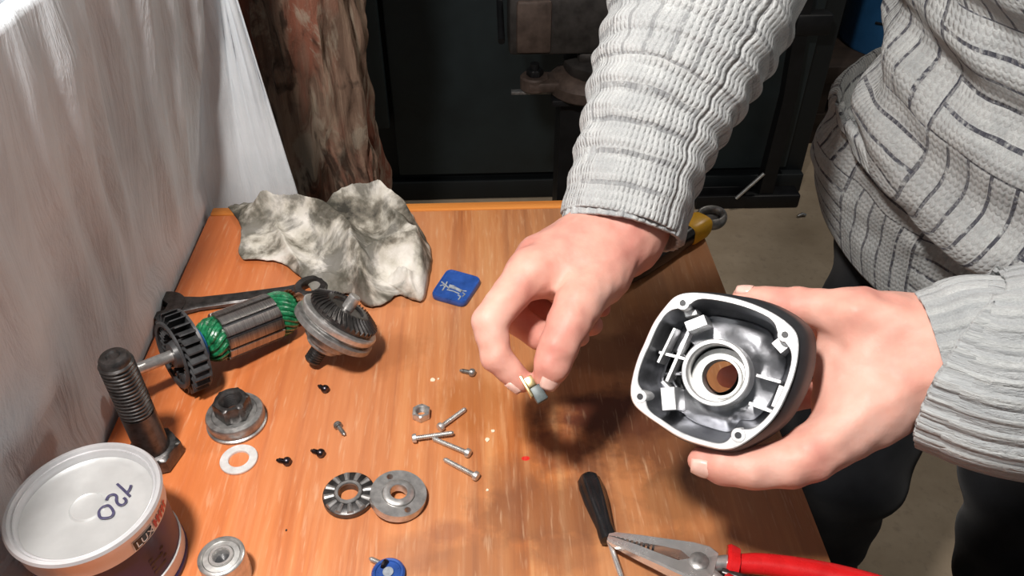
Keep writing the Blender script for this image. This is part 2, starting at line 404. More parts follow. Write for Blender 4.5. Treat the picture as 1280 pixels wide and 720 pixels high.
# white sheet hung along the table's left edge, folded round its back corner
def make_sheet():
    m = MB(); rows = []
    plan = []                                    # (x, y) of the base line at table height, arc position
    for i in range(150):
        t = i/149; plan.append((XL-.006, -.15+t*(.70+.15)))
    cx, cy, r = XL+.022, .716, .026
    for i in range(1, 14):
        a = math.pi-(i/14)*math.pi/2; plan.append((cx+r*1.08*math.cos(a), cy+r*math.sin(a)))
    for i in range(1, 30): plan.append((cx+i/29*.060, cy+r+.002*math.sin(i*.5)))
    NU = len(plan)
    zs = [-.74+i*.045 for i in range(16)]+[-.03+i*.013 for i in range(24)]
    prof = [(0, z) for z in zs]
    ztop = .309
    arc = [(.0-.006*(1-math.cos(a)), ztop-.006+.006*math.sin(a)) for a in [k*math.pi/8 for k in range(8)]]
    over = [(-.0125, ztop-.010), (-.018, ztop-.024), (-.026, ztop-.032), (-.033, ztop-.030), (-.039, ztop-.018), (-.042, ztop)]+[(-.043-.002*k, ztop+.03*k) for k in range(1, 12)]
    prof = [p for p in prof if p[1] < ztop-.009]+arc+over
    for j, (ox, z) in enumerate(prof):
        row = []
        for i, (x, y) in enumerate(plan):
            back = i >= 157
            s = i*.0057
            hf = min(1, max(0, (z+.02)/.16)); hf0 = min(1, max(0, (z+.5)/.5))
            wv = .006*math.sin(s*26+1.5*math.sin(s*7)+z*3.2)*hf+.004*math.sin(s*61+z*6+2*math.sin(s*5))*hf+.009*noise.noise(Vector((s*24+z*5, z*2.2, 4)))*hf+.005*noise.noise(Vector((s*60+z*9, z*4, 7)))*hf
            wv += .004*math.sin(s*140+z*11)*hf+.003*noise.noise(Vector((s*16, z*9, 1)))
            wv *= (.25 if ox > -.030 else .9) if j > len(prof)-26 else 1
            lean = max(0, z-.03)*.155
            if i < 150:
                px = x+lean+wv*.75+ox; py = y+.004*math.sin(z*30+s*9)*hf
                if y > .60: px += max(0, z)*.05*(y-.6)/.1
                px -= .012*math.exp(-((y-.29)/.07)**4)*math.exp(-(z/.11)**6)
                if z < .085 and .21 < y < .37: px = min(px, XL-.0035)
                if z < .004 and y < YB: px = min(px, XL-.003)
                if z >= .004 and z < .03: px = max(px, XL-.004)
            else:
                tt = (i-150)/(NU-150)
                zz = z if ox > -.001 else ztop-ox
                px = x+lean*(1-.9*tt)-max(0, z)*.11*tt+max(0, z)*.05*(1-tt); py = y+wv*.5*(.4+.6*tt)
                if z < .012: py = max(py, YB+.003)
                z_ = z+(zz-z)*min(1, tt*4)
                if ox < -.001: px += ox*max(0, 1-tt*4)
                row.append((px, py, T+z_)); continue
            row.append((px, py, T+z))
        rows.append(row)
    m.loops(rows, None, wrap=False)
    o = m.build('hanging_sheet', 'white_sheet', None, 180)
    so = o.modifiers.new('thick', 'SOLIDIFY'); so.thickness = .0015; so.offset = -1
    return tag(o, 'white draped cotton sheet hanging in folds along the table side', 'sheet')
make_sheet()

# rough timber post behind the sheet
def make_post():
    m = MB(); L = []; n = 120; c = PY(372, 120, .98); y0 = .98
    for k in range(260):
        z = k/259*1.9; row = []
        for i in range(n):
            a = 2*math.pi*i/n; ca, sa = math.cos(a), math.sin(a)
            r = .125/max(abs(ca)**4+abs(sa)**4, 1e-6)**.25*.80
            q = Vector((ca*1.5, sa*1.5, z*1.6))
            r += .018*noise.noise(q*1.4)+.014*noise.noise(Vector((ca*4, sa*4, z*7)))+.009*noise.noise(Vector((ca*13, sa*13, z*22)))+.005*noise.noise(Vector((ca*22, sa*22, z*9)))
            row.append((c.x-.018+r*ca, y0+.10+r*sa, z))
        L.append(row)
    m.loops(L, None, True, True)
    return tag(m.build('timber_post', 'post', None, 60), 'rough weathered reddish brown timber post behind the white sheet', 'post')
make_post()

# dark steel cabinet behind the table
YC = 1.895
def make_cabinet():
    a = PZ(446, 262, 0.0); xl = PY(455, 150, YC).x; xr = PY(1022, 150, YC).x
    t = thing('steel_cabinet', 'large dark green-grey steel cabinet standing behind the table', 'cabinet', ((xl+xr)/2, YC, 0))
    cx = 0; wd = xr-xl; 
    MB().box((0, .26, .80), (wd, .50, 1.60), None, .006).build('body', 'cabinet_dark', t)
    d1 = PY(482, 80, YC).x-(xl+xr)/2
    MB().box(((d1+.008+wd/2-.06)/2, -.004, .83), (wd/2-.06-d1-.008, .022, 1.50), None, .004).build('door', 'cabinet_paint', t)
    zb = PY(480, 154, YC).z
    MB().box(((-wd/2+d1)/2+.012, -.014, (zb+1.58)/2), (d1+wd/2-.03, .034, 1.58-zb), None, .004).build('side_rail', 'cabinet_paint', t)
    MB().box((0, -.002, .03), (wd-.01, .03, .055), None, .003).build('plinth', 'cabinet_dark', t)
make_cabinet()

# bench vise on a post stand
def make_vise():
    Y = 1.34
    b = PY(716, 250, Y); t = thing('vise_stand', 'black steel post stand carrying the bench vise', 'stand', (PY(735, 150, Y).x, Y+.02, 0))
    ztop = PY(720, 118, Y).z
    MB().box((0, .02, ztop/2), (.105, .09, ztop-.02)).build('post', 'black_iron', t)
    MB().box((0, .02, .008), (.30, .26, .016), None, .003).build('foot_plate', 'black_iron', t)
    MB().box((.0, .02, ztop-.006), (.14, .13, .012), None, .002).build('top_plate', 'black_iron', t)
    t2 = thing('bench_vise', 'dark iron bench vise with swivel base on a post stand', 'vise', (PY(735, 150, Y).x, Y+.02, ztop))
    cx = 0
    MB().lathe([(.0, 0), (.070, 0), (.074, .004), (.074, .022), (.062, .034), (.050, .040), (.0, .040)], 40).build('swivel_base', 'vise_brown', t2)
    # lug with a clamp bolt at the left of the base
    m = MB().box((-.075, -.010, .020), (.075, .052, .020), None, .006); m.cyl(.026, .008, .034, 24, TR(-.100, -.010, 0), .003); lug = m.build('base_lug', 'vise_brown', t2)
    m = MB().hexa(.026, .034, .046, TR(-.100, -.010, 0)); m.cyl(.008, .046, .056, 16, TR(-.100, -.010, 0)); m.build('clamp_bolt', 'black_iron', lug)
    MB().box((-.105, -.012, .003), (.075, .012, .006), None, .001).build('clamp_bar', 'dull_steel', t2)
    MB().lathe([(.0, .040), (.062, .040), (.066, .046), (.066, .060), (.054, .068), (.0, .068)], 40, TR(.018, 0, 0)).build('turntable', 'vise_iron', t2)
    z1 = PY(690, 62, Y).z-ztop
    MB().box((.018, 0, (.066+z1)/2), (.09, .08, z1-.064), None, .008).build('neck', 'vise_iron', t2)
    MB().box((-.035, .0, z1+.052), (.225, .09, .104), None, .008).build('fixed_jaw', 'vise_iron', t2)
    MB().box((-.105, -.004, z1+.050), (.060, .092, .090), None, .006).build('moving_jaw', 'vise_brown', t2)
    MB().box((-.010, -.004, z1+.110), (.15, .07, .014), None, .003).build('jaw_plate', 'dull_steel', t2)
    m = MB(); M = axisM((-.146, 0, z1+.060), (-1, 0, 0)); m.lathe([(.0, 0), (.022, 0), (.024, .004), (.024, .016), (.020, .022), (.0, .022)], 28, M); m.build('screw_head', 'vise_brown', t2)
    MB().tube([(-.160, -.055, z1+.03), (-.160, .075, z1+.068)], .006, 12).build('handle_bar', 'black_iron', t2)
make_vise()

# black iron stand leaning by the cabinet, with the clutter at its foot
def clutter():
    Y = PZ(985, 262, .0).y+.035
    a = PY(1008, -20, Y); b = PY(985, 120, Y); c = PZ(985, 252, .0); c = Vector((b.x-.005, Y+.01, 0))
    t = thing('iron_stand', 'black iron stand with a bracket head in front of the cabinet', 'stand', (c.x, Y, 0))
    L = lambda p: (p[0]-c.x, p[1]-Y, p[2])
    MB().tube([L((c.x, Y, .04)), L(b), L(a), L(a+(a-b)*.6)], [.026, .024, .022, .022], 4).build('post', 'black_iron', t)
    g = PY(1014, 28, Y); MB().box(L(g), (.085, .045, .05), None, .006).build('bracket', 'black_iron', t)
    MB().box((0.02, .0, .02), (.15, .055, .04), None, .006).build('base', 'black_iron', t)
    # shallow black tray on the floor
    p0 = PZ(890, 262, .0); p1 = PZ(948, 262, .0)
    w = p1.x-p0.x-.13
    t = thing('floor_tray', 'shallow black metal tray on the floor before the cabinet', 'tray', ((p0.x+p1.x)/2-.03, p0.y+.028, 0))
    MB().box((0, 0, .008), (w+.16, .052, .016), None, .002).build('tray_base', 'black_iron', t)
    for sy in (-.024, .024): MB().box((0, sy, .024), (w+.16, .006, .032), None, .002).build('tray_side', 'black_iron', t)
    q0 = PY(920, 248, p0.y-.005); q1 = PY(955, 217, p0.y-.002)
    tag(MB().tube([q0, q1], .0045, 10).build('metal_rod', 'zinc'), 'thin pale metal rod leaning over the black floor tray', 'rod')
    m = MB(); q = PY(940, 240, p0.y+.028); q.z = .022; m.lathe([(.0, -.006), (.010, -.006), (.013, 0), (.008, .006), (.0, .007)], 16, TR(*q)); tag(m.build('steel_stud', 'bright_steel'), 'small shiny steel stud lying in the black floor tray', 'stud')  # knob-shaped steel stud, the shiny spot by the rod
    m = MB(); q = PZ(1000, 272, .0); m.tube([(q.x-.008, q.y, .005), (q.x+.006, q.y+.006, .007), (q.x+.016, q.y+.004, .005)], [.003, .005, .004], 10); tag(m.build('metal_offcut', 'dull_steel'), 'small bent metal offcut on the floor beside the black tray', 'offcut')
    # shelf to the right with a blue drum over a rolled cloth
    YS = 2.15
    x0 = PY(1026, 90, YS).x; x1 = x0+.55; zp1 = PY(1050, 82, YS).z; zp0 = PY(1050, 103, YS).z
    t = thing('low_shelf', 'dark brown wooden shelf board on legs beside the steel cabinet', 'shelf', ((x0+x1)/2, YS+.15, 0))
    MB().box((0, 0, (zp0+zp1)/2), (x1-x0, .32, zp1-zp0), None, .003).build('shelf_board', 'brown_board', t)
    for sx in (-.25, .25):
        for sy in (-.13, .13): MB().box((sx, sy, zp0/2), (.035, .035, zp0)).build('leg', 'brown_board', t)
    zl = PY(1050, 142, YS).z
    for sy in (-.145, .145): MB().box((0, sy, zl-.015), (x1-x0, .02, .03)).build('stretcher', 'brown_board', t)
    MB().box((0, 0, zl-.006), (x1-x0-.04, .28, .012)).build('lower_shelf', 'brown_board', t)
    m = MB(); rr = (zp0-zl)*.46; pts = [(x0+.02+i*.05, YS+.10, zl+rr+.001) for i in range(10)]
    fr = []
    for i, p in enumerate(pts): fr.append([(p[0], p[1]+rr*(1+.05*math.sin(i*2+k))*math.cos(2*math.pi*k/20), p[2]+rr*(.96+.04*math.sin(i*1.7+k*2))*math.sin(2*math.pi*k/20)) for k in range(20)])
    m.loops(fr, None, True, True); tag(m.build('rolled_cloth', 'beige_cloth', None, 180), 'roll of grey-beige cloth under the dark brown shelf board', 'cloth')
    R = .26; t = thing('blue_drum', 'blue plastic drum with a dark cable, standing on the shelf board', 'drum', (x0+.02+R, YS+.17, zp1))
    MB().lathe([(.0, 0), (R*.60, 0), (R*.62, .01), (R*.62, .18), (R*.64, .19), (R*.64, .21), (R*.62, .22), (R*.62, .45), (R*.5, .50), (.0, .50)], 48).build('drum_body', 'blue_paint', t)
    MB().tube([(-R*.5, -R*.42, .10), (-R*.35, -R*.57, .105), (-R*.1, -R*.66, .085), (R*.2, -R*.63, .07)], .004, 8).build('cable', 'black_plastic', t)
clutter()

# ------------------------------------------------------------------ things on the table
def make_can():
    R, H = .0425, .070; c = P(104, 624, H); c = Vector((c.x, c.y, T))
    t = thing('tin_can', 'round tin can with dark blue label and 120 handwritten on its lid', 'can', c)
    MB().lathe([(.0, 0), (R-.002, 0), (R-.0005, .0015), (R-.0005, .004), (R-.0022, .006), (R-.0022, H-.016), (R-.0022, H-.012), (.0, H-.012)], 72).build('can_body', 'can_label', t)
    MB().lathe([(R-.0020, .0045), (R-.0012, .006), (R-.0012, .016), (R-.0021, .0165)], 72, None, True).build('lower_band', 'tin_plate', t)
    m = MB().lathe([(R-.0019, H-.018), (R-.0008, H-.0175), (R-.0004, H-.008), (R+.0006, H-.0045), (R+.0012, H-.002), (R+.0002, H-.0002), (R-.0018, H), (R-.0028, H-.0012),
                    (R-.0034, H-.0026), (R-.0042, H-.0020), (R-.0050, H-.0028), (R-.0056, H-.0075), (R-.0056, H-.0095), (R-.003, H-.0105)], 96, None, True)
    rim = m.build('rim', 'tin_plate', t)
    zl = H-.0078
    lid = MB().lathe([(.0, zl-.002), (R-.0050, zl-.002), (R-.0052, zl+.0006), (R-.0072, zl), (.0105, zl), (.0095, zl+.0009), (.0085, zl+.0004), (.0, zl+.0005)], 96).build('lid', 'tin_lid', t)
    # handwriting in marker pen
    def pen(pts):
        w = [P(120+x/4.5, 560+y/4.5, zl+.0004)-c for x, y in pts]
        for q in w: q.z = zl+.0003
        return [Vector(p) for p in spline(w, 10*len(w))]
    m = MB()
    for st in ([(120, 205), (150, 232), (193, 275)], [(170, 256), (188, 240), (199, 212)],
               [(60, 297), (72, 274), (98, 264), (116, 274), (116, 298), (126, 318), (148, 324), (168, 310), (168, 292), (156, 284)],
               [(92, 345), (70, 326), (38, 336), (18, 362), (24, 392), (50, 398), (86, 390), (100, 368), (92, 345)]):
        pts = pen(st); m.tube(pts, .0008, 8)
    for i, v in enumerate(m.v):
        m.v[i] = (v[0], v[1], zl+.0010+(v[2]-zl)*.25)
    tag(m.build('handwriting', 'marker_ink', lid), 'the number 120 in dark marker pen')
    # label print round the side: black plate with white letters, red letters after it
    def wrap(o, a0, z0, rad):
        me = o.data
        for v in me.vertices:
            a = a0+v.co.x/rad; v.co = Vector(((rad+v.co.z)*math.cos(a), (rad+v.co.z)*math.sin(a), z0+v.co.y))
    rad = R-.0003
    def angle_of(px, py, z):
        best = min(range(720), key=lambda k: (lambda q: (q[0]-px)**2+(q[1]-py)**2)(pix(c+Vector((rad*math.cos(k*math.pi/360), rad*math.sin(k*math.pi/360), z)))))
        return best*math.pi/360
    z0 = H-.0160
    a0 = angle_of(160, 676, z0)
    def sheet(wd, ht, z=.0002):
        m = MB(); n = 16; vs = [(wd*i/n, h, z) for i in range(n+1) for h in (0, ht)]
        m.add(vs, [(2*i, 2*i+2, 2*i+3, 2*i+1) for i in range(n)]); return m
    b_ = sheet(.0150, .0080, .0001).build('plate_border', 'label_white', t); wrap(b_, a0-.0006/rad, z0-.0005, rad)
    o = sheet(.0138, .0070).build('label_plate', 'can_label_black', t); wrap(o, a0, z0, rad); tag(o, 'black plate printed with pale letters')
    def text(s, size, name, m, parent, x, a, zz):
        cu = bpy.data.curves.new('txt', 'FONT'); cu.body = s; cu.size = size; cu.extrude = .00008
        ob = bpy.data.objects.new('txt', cu); COL.objects.link(ob)
        me = bpy.data.meshes.new_from_object(ob.evaluated_get(bpy.context.evaluated_depsgraph_get()))
        bpy.data.objects.remove(ob); bpy.data.curves.remove(cu)
        for v in me.vertices: v.co.x += x; v.co.z += .0005
        o = bpy.data.objects.new(name, me); COL.objects.link(o); me.materials.clear(); me.materials.append(mat(m)); o.parent = parent
        wrap(o, a, zz, rad); return o
    text('LUX', .0070, 'lettering', 'label_white', o, .0012, a0, z0+.0010)
    # illegible red print: plain strokes
    m = MB()
    for k in range(5):
        x = .0160+k*.0034; m.add([(x, .0008, .0003), (x+.0019, .0008, .0003), (x+.0019+.0003*(k % 2), .0072, .0003), (x, .0072, .0003)], [(0, 1, 2, 3)])
        m.add([(x+.0002, .0034+.001*(k % 3), .0003), (x+.0031, .0034+.001*(k % 3), .0003), (x+.0031, .0048+.001*(k % 3), .0003), (x+.0002, .0048+.001*(k % 3), .0003)], [(0, 1, 2, 3)])
    o2 = m.build('red_print', 'label_red', t); wrap(o2, a0, z0, rad)
    m = MB()
    for k in range(4): m.add([(.004, -.012-.004*k, .0002), (.016-.002*(k % 2), -.012-.004*k, .0002), (.016-.002*(k % 2), -.0098-.004*k, .0002), (.004, -.0098-.004*k, .0002)], [(0, 1, 2, 3)])
    o3 = m.build('dark_print', 'can_label_black', t); wrap(o3, a0, z0-.008, R-.0021)
def pix(p):
    q = p-CAM; z = q.dot(fw); return (640+F*q.dot(rt)/z, 360-F*q.dot(up)/z)
make_can()

def make_big_bolt():
    b = P(197, 573, 0); tp = P(131, 437, .100)
    ax = (tp-b).normalized(); t = thing('large_bolt', 'large dark threaded bolt standing upright on its hex head', 'bolt', M=axisM(b, Vector((0, 0, 1)), (1, .25, 0)))
    MB().hexa(.033, 0, .014).build('bolt_head', 'dark_steel', t)
    m = MB(); R = .0112
    lx, ly = (t.matrix_world.inverted() if False else axisM(b, Vector((0, 0, 1)), (1, .25, 0)).inverted()) @ tp, 0
    prof = [(.0, .014), (R+.001, .014), (R, .016), (R, .050)]+thread(R, .050, .098, .0032, .0013)+[(R-.0015, .101), (R-.003, .103), (R-.0065, .1035), (R-.0075, .1022), (.0, .1020)]
    m.lathe(prof, 40); m.build('threaded_shank', 'dark_steel', t)
make_big_bolt()

def make_flange_nut():
    c = P(297, 528, 0); t = thing('flange_nut', 'steel flange nut with a dark hex nut on a wide round collar', 'nut', M=TR(*c) @ RZ(.35))
    MB().lathe([(.0085, 0), (.0215, 0), (.0222, .0008), (.0222, .0022), (.0208, .003), (.0212, .0042), (.0214, .0100), (.0205, .0116), (.0168, .0122), (.0160, .0112), (.0085, .0112)], 56, None, True).build('collar', 'dull_steel', t)
    MB().hexa(.0235, .0112, .0255, None, .0080).build('hex_nut', 'dark_steel', t)
make_flange_nut()
def make_washer():
    c = P(299, 575.5, 0); tag(MB().lathe([(.0072, 0), (.0131, 0), (.0134, .0004), (.0134, .0016), (.0131, .002), (.0075, .002), (.0072, .0016)], 48, None, True).build('flat_washer', 'aluminium_washer'), 'pale flat washer lying on the wood below the flange nut', 'washer').location = c
make_washer()

def make_flanges():
    # dark flange with radial ridges
    c = P(437, 622, 0); R = .0178; t = thing('ridged_flange', 'dark steel clamping flange with radial ridges round its hole', 'flange', c)
    MB().lathe([(.0068, 0), (R-.001, 0), (R, .001), (R, .0050), (R-.0012, .0058), (.0095, .0058), (.0068, .0058)], 64, None, True).build('disc', 'dark_steel', t)
    MB().lathe([(.0068, .0058), (.0092, .0058), (.0096, .0070), (.0090, .0076), (.0072, .0076), (.0068, .0070)], 48, None, True).build('hub', 'dull_steel', t)
    for k in range(12):
        a0, a1 = 2*math.pi*k/12+.06, 2*math.pi*(k+.5)/12+.06; L = []
        for q in range(5):
            a = a0+(a1-a0)*q/4; e = .0013*math.sin(math.pi*(.12+.76*q/4))
            L.append([(r*math.cos(a), r*math.sin(a), z) for r, z in ((.0100, .0055), (.0100, .0058+e), (R-.0014, .0058+e), (R-.0006, .0055))])
        MB().loops(L, None, True, True).build('ridge', 'dull_steel', t)
    # bright two-hole flange leaning on it
    R = .0192; e = P(531, 632, 0); tilt = math.radians(8.5); c = P(497, 619, .0068)
    x = Vector((math.cos(tilt), 0, -math.sin(tilt))); z = Vector((math.sin(tilt), 0, math.cos(tilt)))
    low = c-R*math.sin(tilt)*Vector((0, 0, 1)); org = c.copy(); org.z = T+R*math.sin(tilt)+.0003
    t = thing('two_hole_flange', 'bright steel locking flange with two pin holes leaning on the ridged flange', 'flange', M=axisM(org, z, x))
    n = 96; holes = []
    def r2(r, zz): return circ(r, n, zz)
    def face(zz):
        return None
    hub = MB().lathe([(.0058, .0005), (.0058, .0075), (.0062, .0080), (.0098, .0080), (.0108, .0073), (.0112, .0050), (.0112, .0005)], 56, None, True).build('hub', 'steel', t)
    # plate with real pin holes: a grid of rings, cells inside a hole left out
    m = MB(); rings = [.0112+.00044*i for i in range(19)]; N = 160
    hc = [(.0148*math.cos(a), .0148*math.sin(a)) for a in (math.radians(118), math.radians(298))]; hr = .0022
    def grid(zz, flip):
        vs = []; fs = []
        for r in rings:
            for k in range(N):
                a = 2*math.pi*k/N; x, y = r*math.cos(a), r*math.sin(a)
                for hx, hy in hc:
                    d = math.hypot(x-hx, y-hy)
                    if .0016 < d < .0030 : x, y = hx+(x-hx)/d*hr, hy+(y-hy)/d*hr
                vs.append((x, y, zz))
        for i in range(len(rings)-1):
            for k in range(N):
                q = (i*N+k, i*N+(k+1) % N, (i+1)*N+(k+1) % N, (i+1)*N+k)
                mx = sum(vs[j][0] for j in q)/4; my = sum(vs[j][1] for j in q)/4
                if any(math.hypot(mx-hx, my-hy) < hr*.93 for hx, hy in hc): continue
                fs.append(q if not flip else q[::-1])
        m.add(vs, fs)
    grid(.0062, False); grid(0, True)
    m.loops([r2(rings[-1], 0), r2(R, .0006), r2(R, .0056), r2(rings[-1], .0062)])
    for hx, hy in hc: m.loops([circ(hr, 24, 0, hx, hy), circ(hr, 24, .0062, hx, hy)])
    m.build('disc', 'steel', t)
make_flanges()

def make_hex_nut():
    c = P(527, 520, 0); tag(MB().hexa(.0128, 0, .0065, RZ(.5), .0042).build('hex_nut', 'steel'), 'small bright steel hex nut lying beside the long screws', 'nut').location = c
make_hex_nut()
def long_screw(head, tip, label, hh=.0032, th=.002):
    a = P(head[0], head[1], hh); b = P(tip[0], tip[1], th); d = b-a; Ln = d.length
    t = thing('long_screw', label, 'screw', M=axisM(a, d), group='long zinc screws'); r = .0019
    MB().lathe([(.0, -.0006), (.0016, -.0008), (.0030, -.0002), (.0034, .0010), (.0034, .0026), (.0, .0026)], 24).build('screw_head', 'zinc', t)
    MB().lathe([(.0, .0026), (r*.9, .0026), (r*.9, .0040)]+thread(r, .0040, Ln-.001, .0013, .0005)+[(r*.6, Ln), (.0, Ln)], 18).build('shank', 'zinc', t)
long_screw((516, 548), (567, 541), 'long zinc screw lying across another, its head towards the hex nut', .0036, .0040)
long_screw((549, 535), (582, 511), 'long zinc screw pointing away from the crossed pair beside the nut')
long_screw((587, 567), (541, 548), 'long zinc screw with its tip under the crossing screw')
long_screw((597, 596), (555, 574), 'long zinc screw lying apart from the other three, nearest the flanges')
def short_screw(head, tip, label, bright=False):
    a = P(head[0], head[1], .0030); b = P(tip[0], tip[1], .0018); d = b-a; Ln = max(d.length, .007)
    t = thing('short_screw', label, 'screw', M=axisM(a, d), group='short dark screws'); mt = 'blue_black_steel' if not bright else 'dull_steel'
    MB().lathe([(.0, -.0012), (.0018, -.0012), (.0028, -.0004), (.0033, .0010), (.0033, .0020), (.0, .0020)], 20).build('screw_head', mt, t)
    MB().lathe([(.0, .0022), (.0030, .0022), (.0030, .0030), (.0, .0030)], 18).build('spring_washer', mt, t)
    MB().lathe([(.0, .0030)]+thread(.0018, .0030, Ln-.0015, .0011, .0005)+[(.0010, Ln), (.0, Ln)], 14).build('shank', mt, t)
short_screw((408, 487), (398, 482), 'short dark screw under the tip of the threaded spindle')
short_screw((421, 530), (431, 544), 'short dark screw pointing towards the ridged flange', True)
short_screw((403, 567), (389, 563), 'short dark screw next to the one beside the washer')
short_screw((361, 577), (346, 575), 'short dark screw lying beside the pale washer')
short_screw((592, 466), (575, 463), 'short dark screw lying alone beyond the hex nut', True)

def make_small_bearing():
    H = .024; c = P(276, 694, H); c.z = T; R = .0142; t = thing('ball_bearing_stack', 'small steel ball bearing standing beside the tin can', 'bearing', c)
    MB().lathe([(.0052, 0), (R-.0008, 0), (R, .0008), (R, H-.0010), (R-.0008, H-.0002), (R-.0022, H), (R-.0028, H-.0008), (R-.0030, H-.004), (.0052, H-.004)], 56, None, True).build('outer_ring', 'steel', t)
    MB().lathe([(.0080, H-.0038), (R-.0030, H-.0038), (R-.0032, H-.0012), (.0078, H-.0008)], 56, None, True).build('shield', 'zinc', t)
    MB().lathe([(.0048, .0005), (.0074, .0005), (.0076, H-.0010), (.0070, H+.0002), (.0054, H+.0002), (.0048, H-.0008)], 48, None, True).build('inner_ring', 'bright_steel', t)
    MB().cyl(.0049, .002, H-.006, 24).build('bore_plug', 'black_paint', t)
make_small_bearing()
def make_blue_cap():
    c = P(486, 720, 0); t = thing('plastic_cap', 'round blue plastic cap at the table front beside a small screw', 'button', c)  # round blue cap, partly out of frame
    MB().lathe([(.0, 0), (.0100, 0), (.0106, .001), (.0106, .0038), (.0094, .0050), (.0082, .0048), (.0078, .0040), (.0, .0042)], 40).build('cap_body', 'blue_plastic', t)
    MB().lathe([(.0, .0042), (.0034, .0042), (.0034, .0052), (.0, .0056)], 20).build('cap_centre', 'blue_plastic_grime', t)
    a = P(482, 706.5, .0032); b = P(462, 698, .002); d = b-a
    t = thing('machine_screw', 'small steel screw with a wide dark head touching the blue cap', 'screw', M=axisM(a, d))
    MB().lathe([(.0, -.0014), (.0026, -.0014), (.0036, -.0002), (.0036, .0014), (.0, .0014)], 20).build('screw_head', 'blue_black_steel', t)
    Ln = d.length; MB().lathe([(.0, .0014)]+thread(.0017, .0014, Ln-.001, .0011, .0004)+[(.001, Ln), (.0, Ln)], 14).build('shank', 'zinc', t)
make_blue_cap()

def make_blue_tile():
    cs = [P(538, 374, 0), P(560, 341, 0), P(603, 353, 0), P(581, 386, 0)]
    c = sum(cs, Vector())/4; t = thing('blue_plastic_cover', 'square blue plastic cover with a grimy embossed mark lying beside the rag', 'cover', c)
    loc = [q-c for q in cs]; pts = []
    for i in range(4):
        p, a, b = loc[i], loc[i-1], loc[(i+1) % 4]; rr = .007
        p0 = p+(a-p).normalized()*rr; p1 = p+(b-p).normalized()*rr
        for k in range(6):
            s = k/5; q = p0*(1-s)**2+p*2*s*(1-s)+p1*s*s; pts.append((q.x, q.y))
    def sc(s, z): return [(x*s, y*s, z) for x, y in pts]
    MB().loops([sc(.97, 0), sc(1, .001), sc(1, .0045), sc(.965, .0060), sc(.90, .0060), sc(.88, .0054), sc(.3, .0056)], None, True, True).build('cover_plate', 'blue_plastic', t)
    # embossed mark: crossing strokes and a bar, in pixels of the photograph
    def stroke(ps, r): return [P(520+x/10.29, 330+y/10.29, .0058)-c for x, y in ps], r
    m = MB()
    for ps, r in (stroke([(430, 290), (520, 320), (590, 355)], .0016), stroke([(330, 230), (400, 290), (430, 320)], .0007), stroke([(400, 230), (380, 280), (340, 340)], .0007),
                  stroke([(430, 270), (480, 280), (590, 345), (650, 350)], .0006), stroke([(400, 330), (480, 350), (560, 385)], .0006), stroke([(540, 400), (575, 420), (545, 460)], .0007),
                  stroke([(600, 370), (630, 390), (600, 420)], .0006), stroke([(310, 280), (350, 270), (380, 300)], .0006)): m.tube(ps, r, 8)
    m.build('embossed_mark', 'blue_plastic_grime', t)
make_blue_tile()

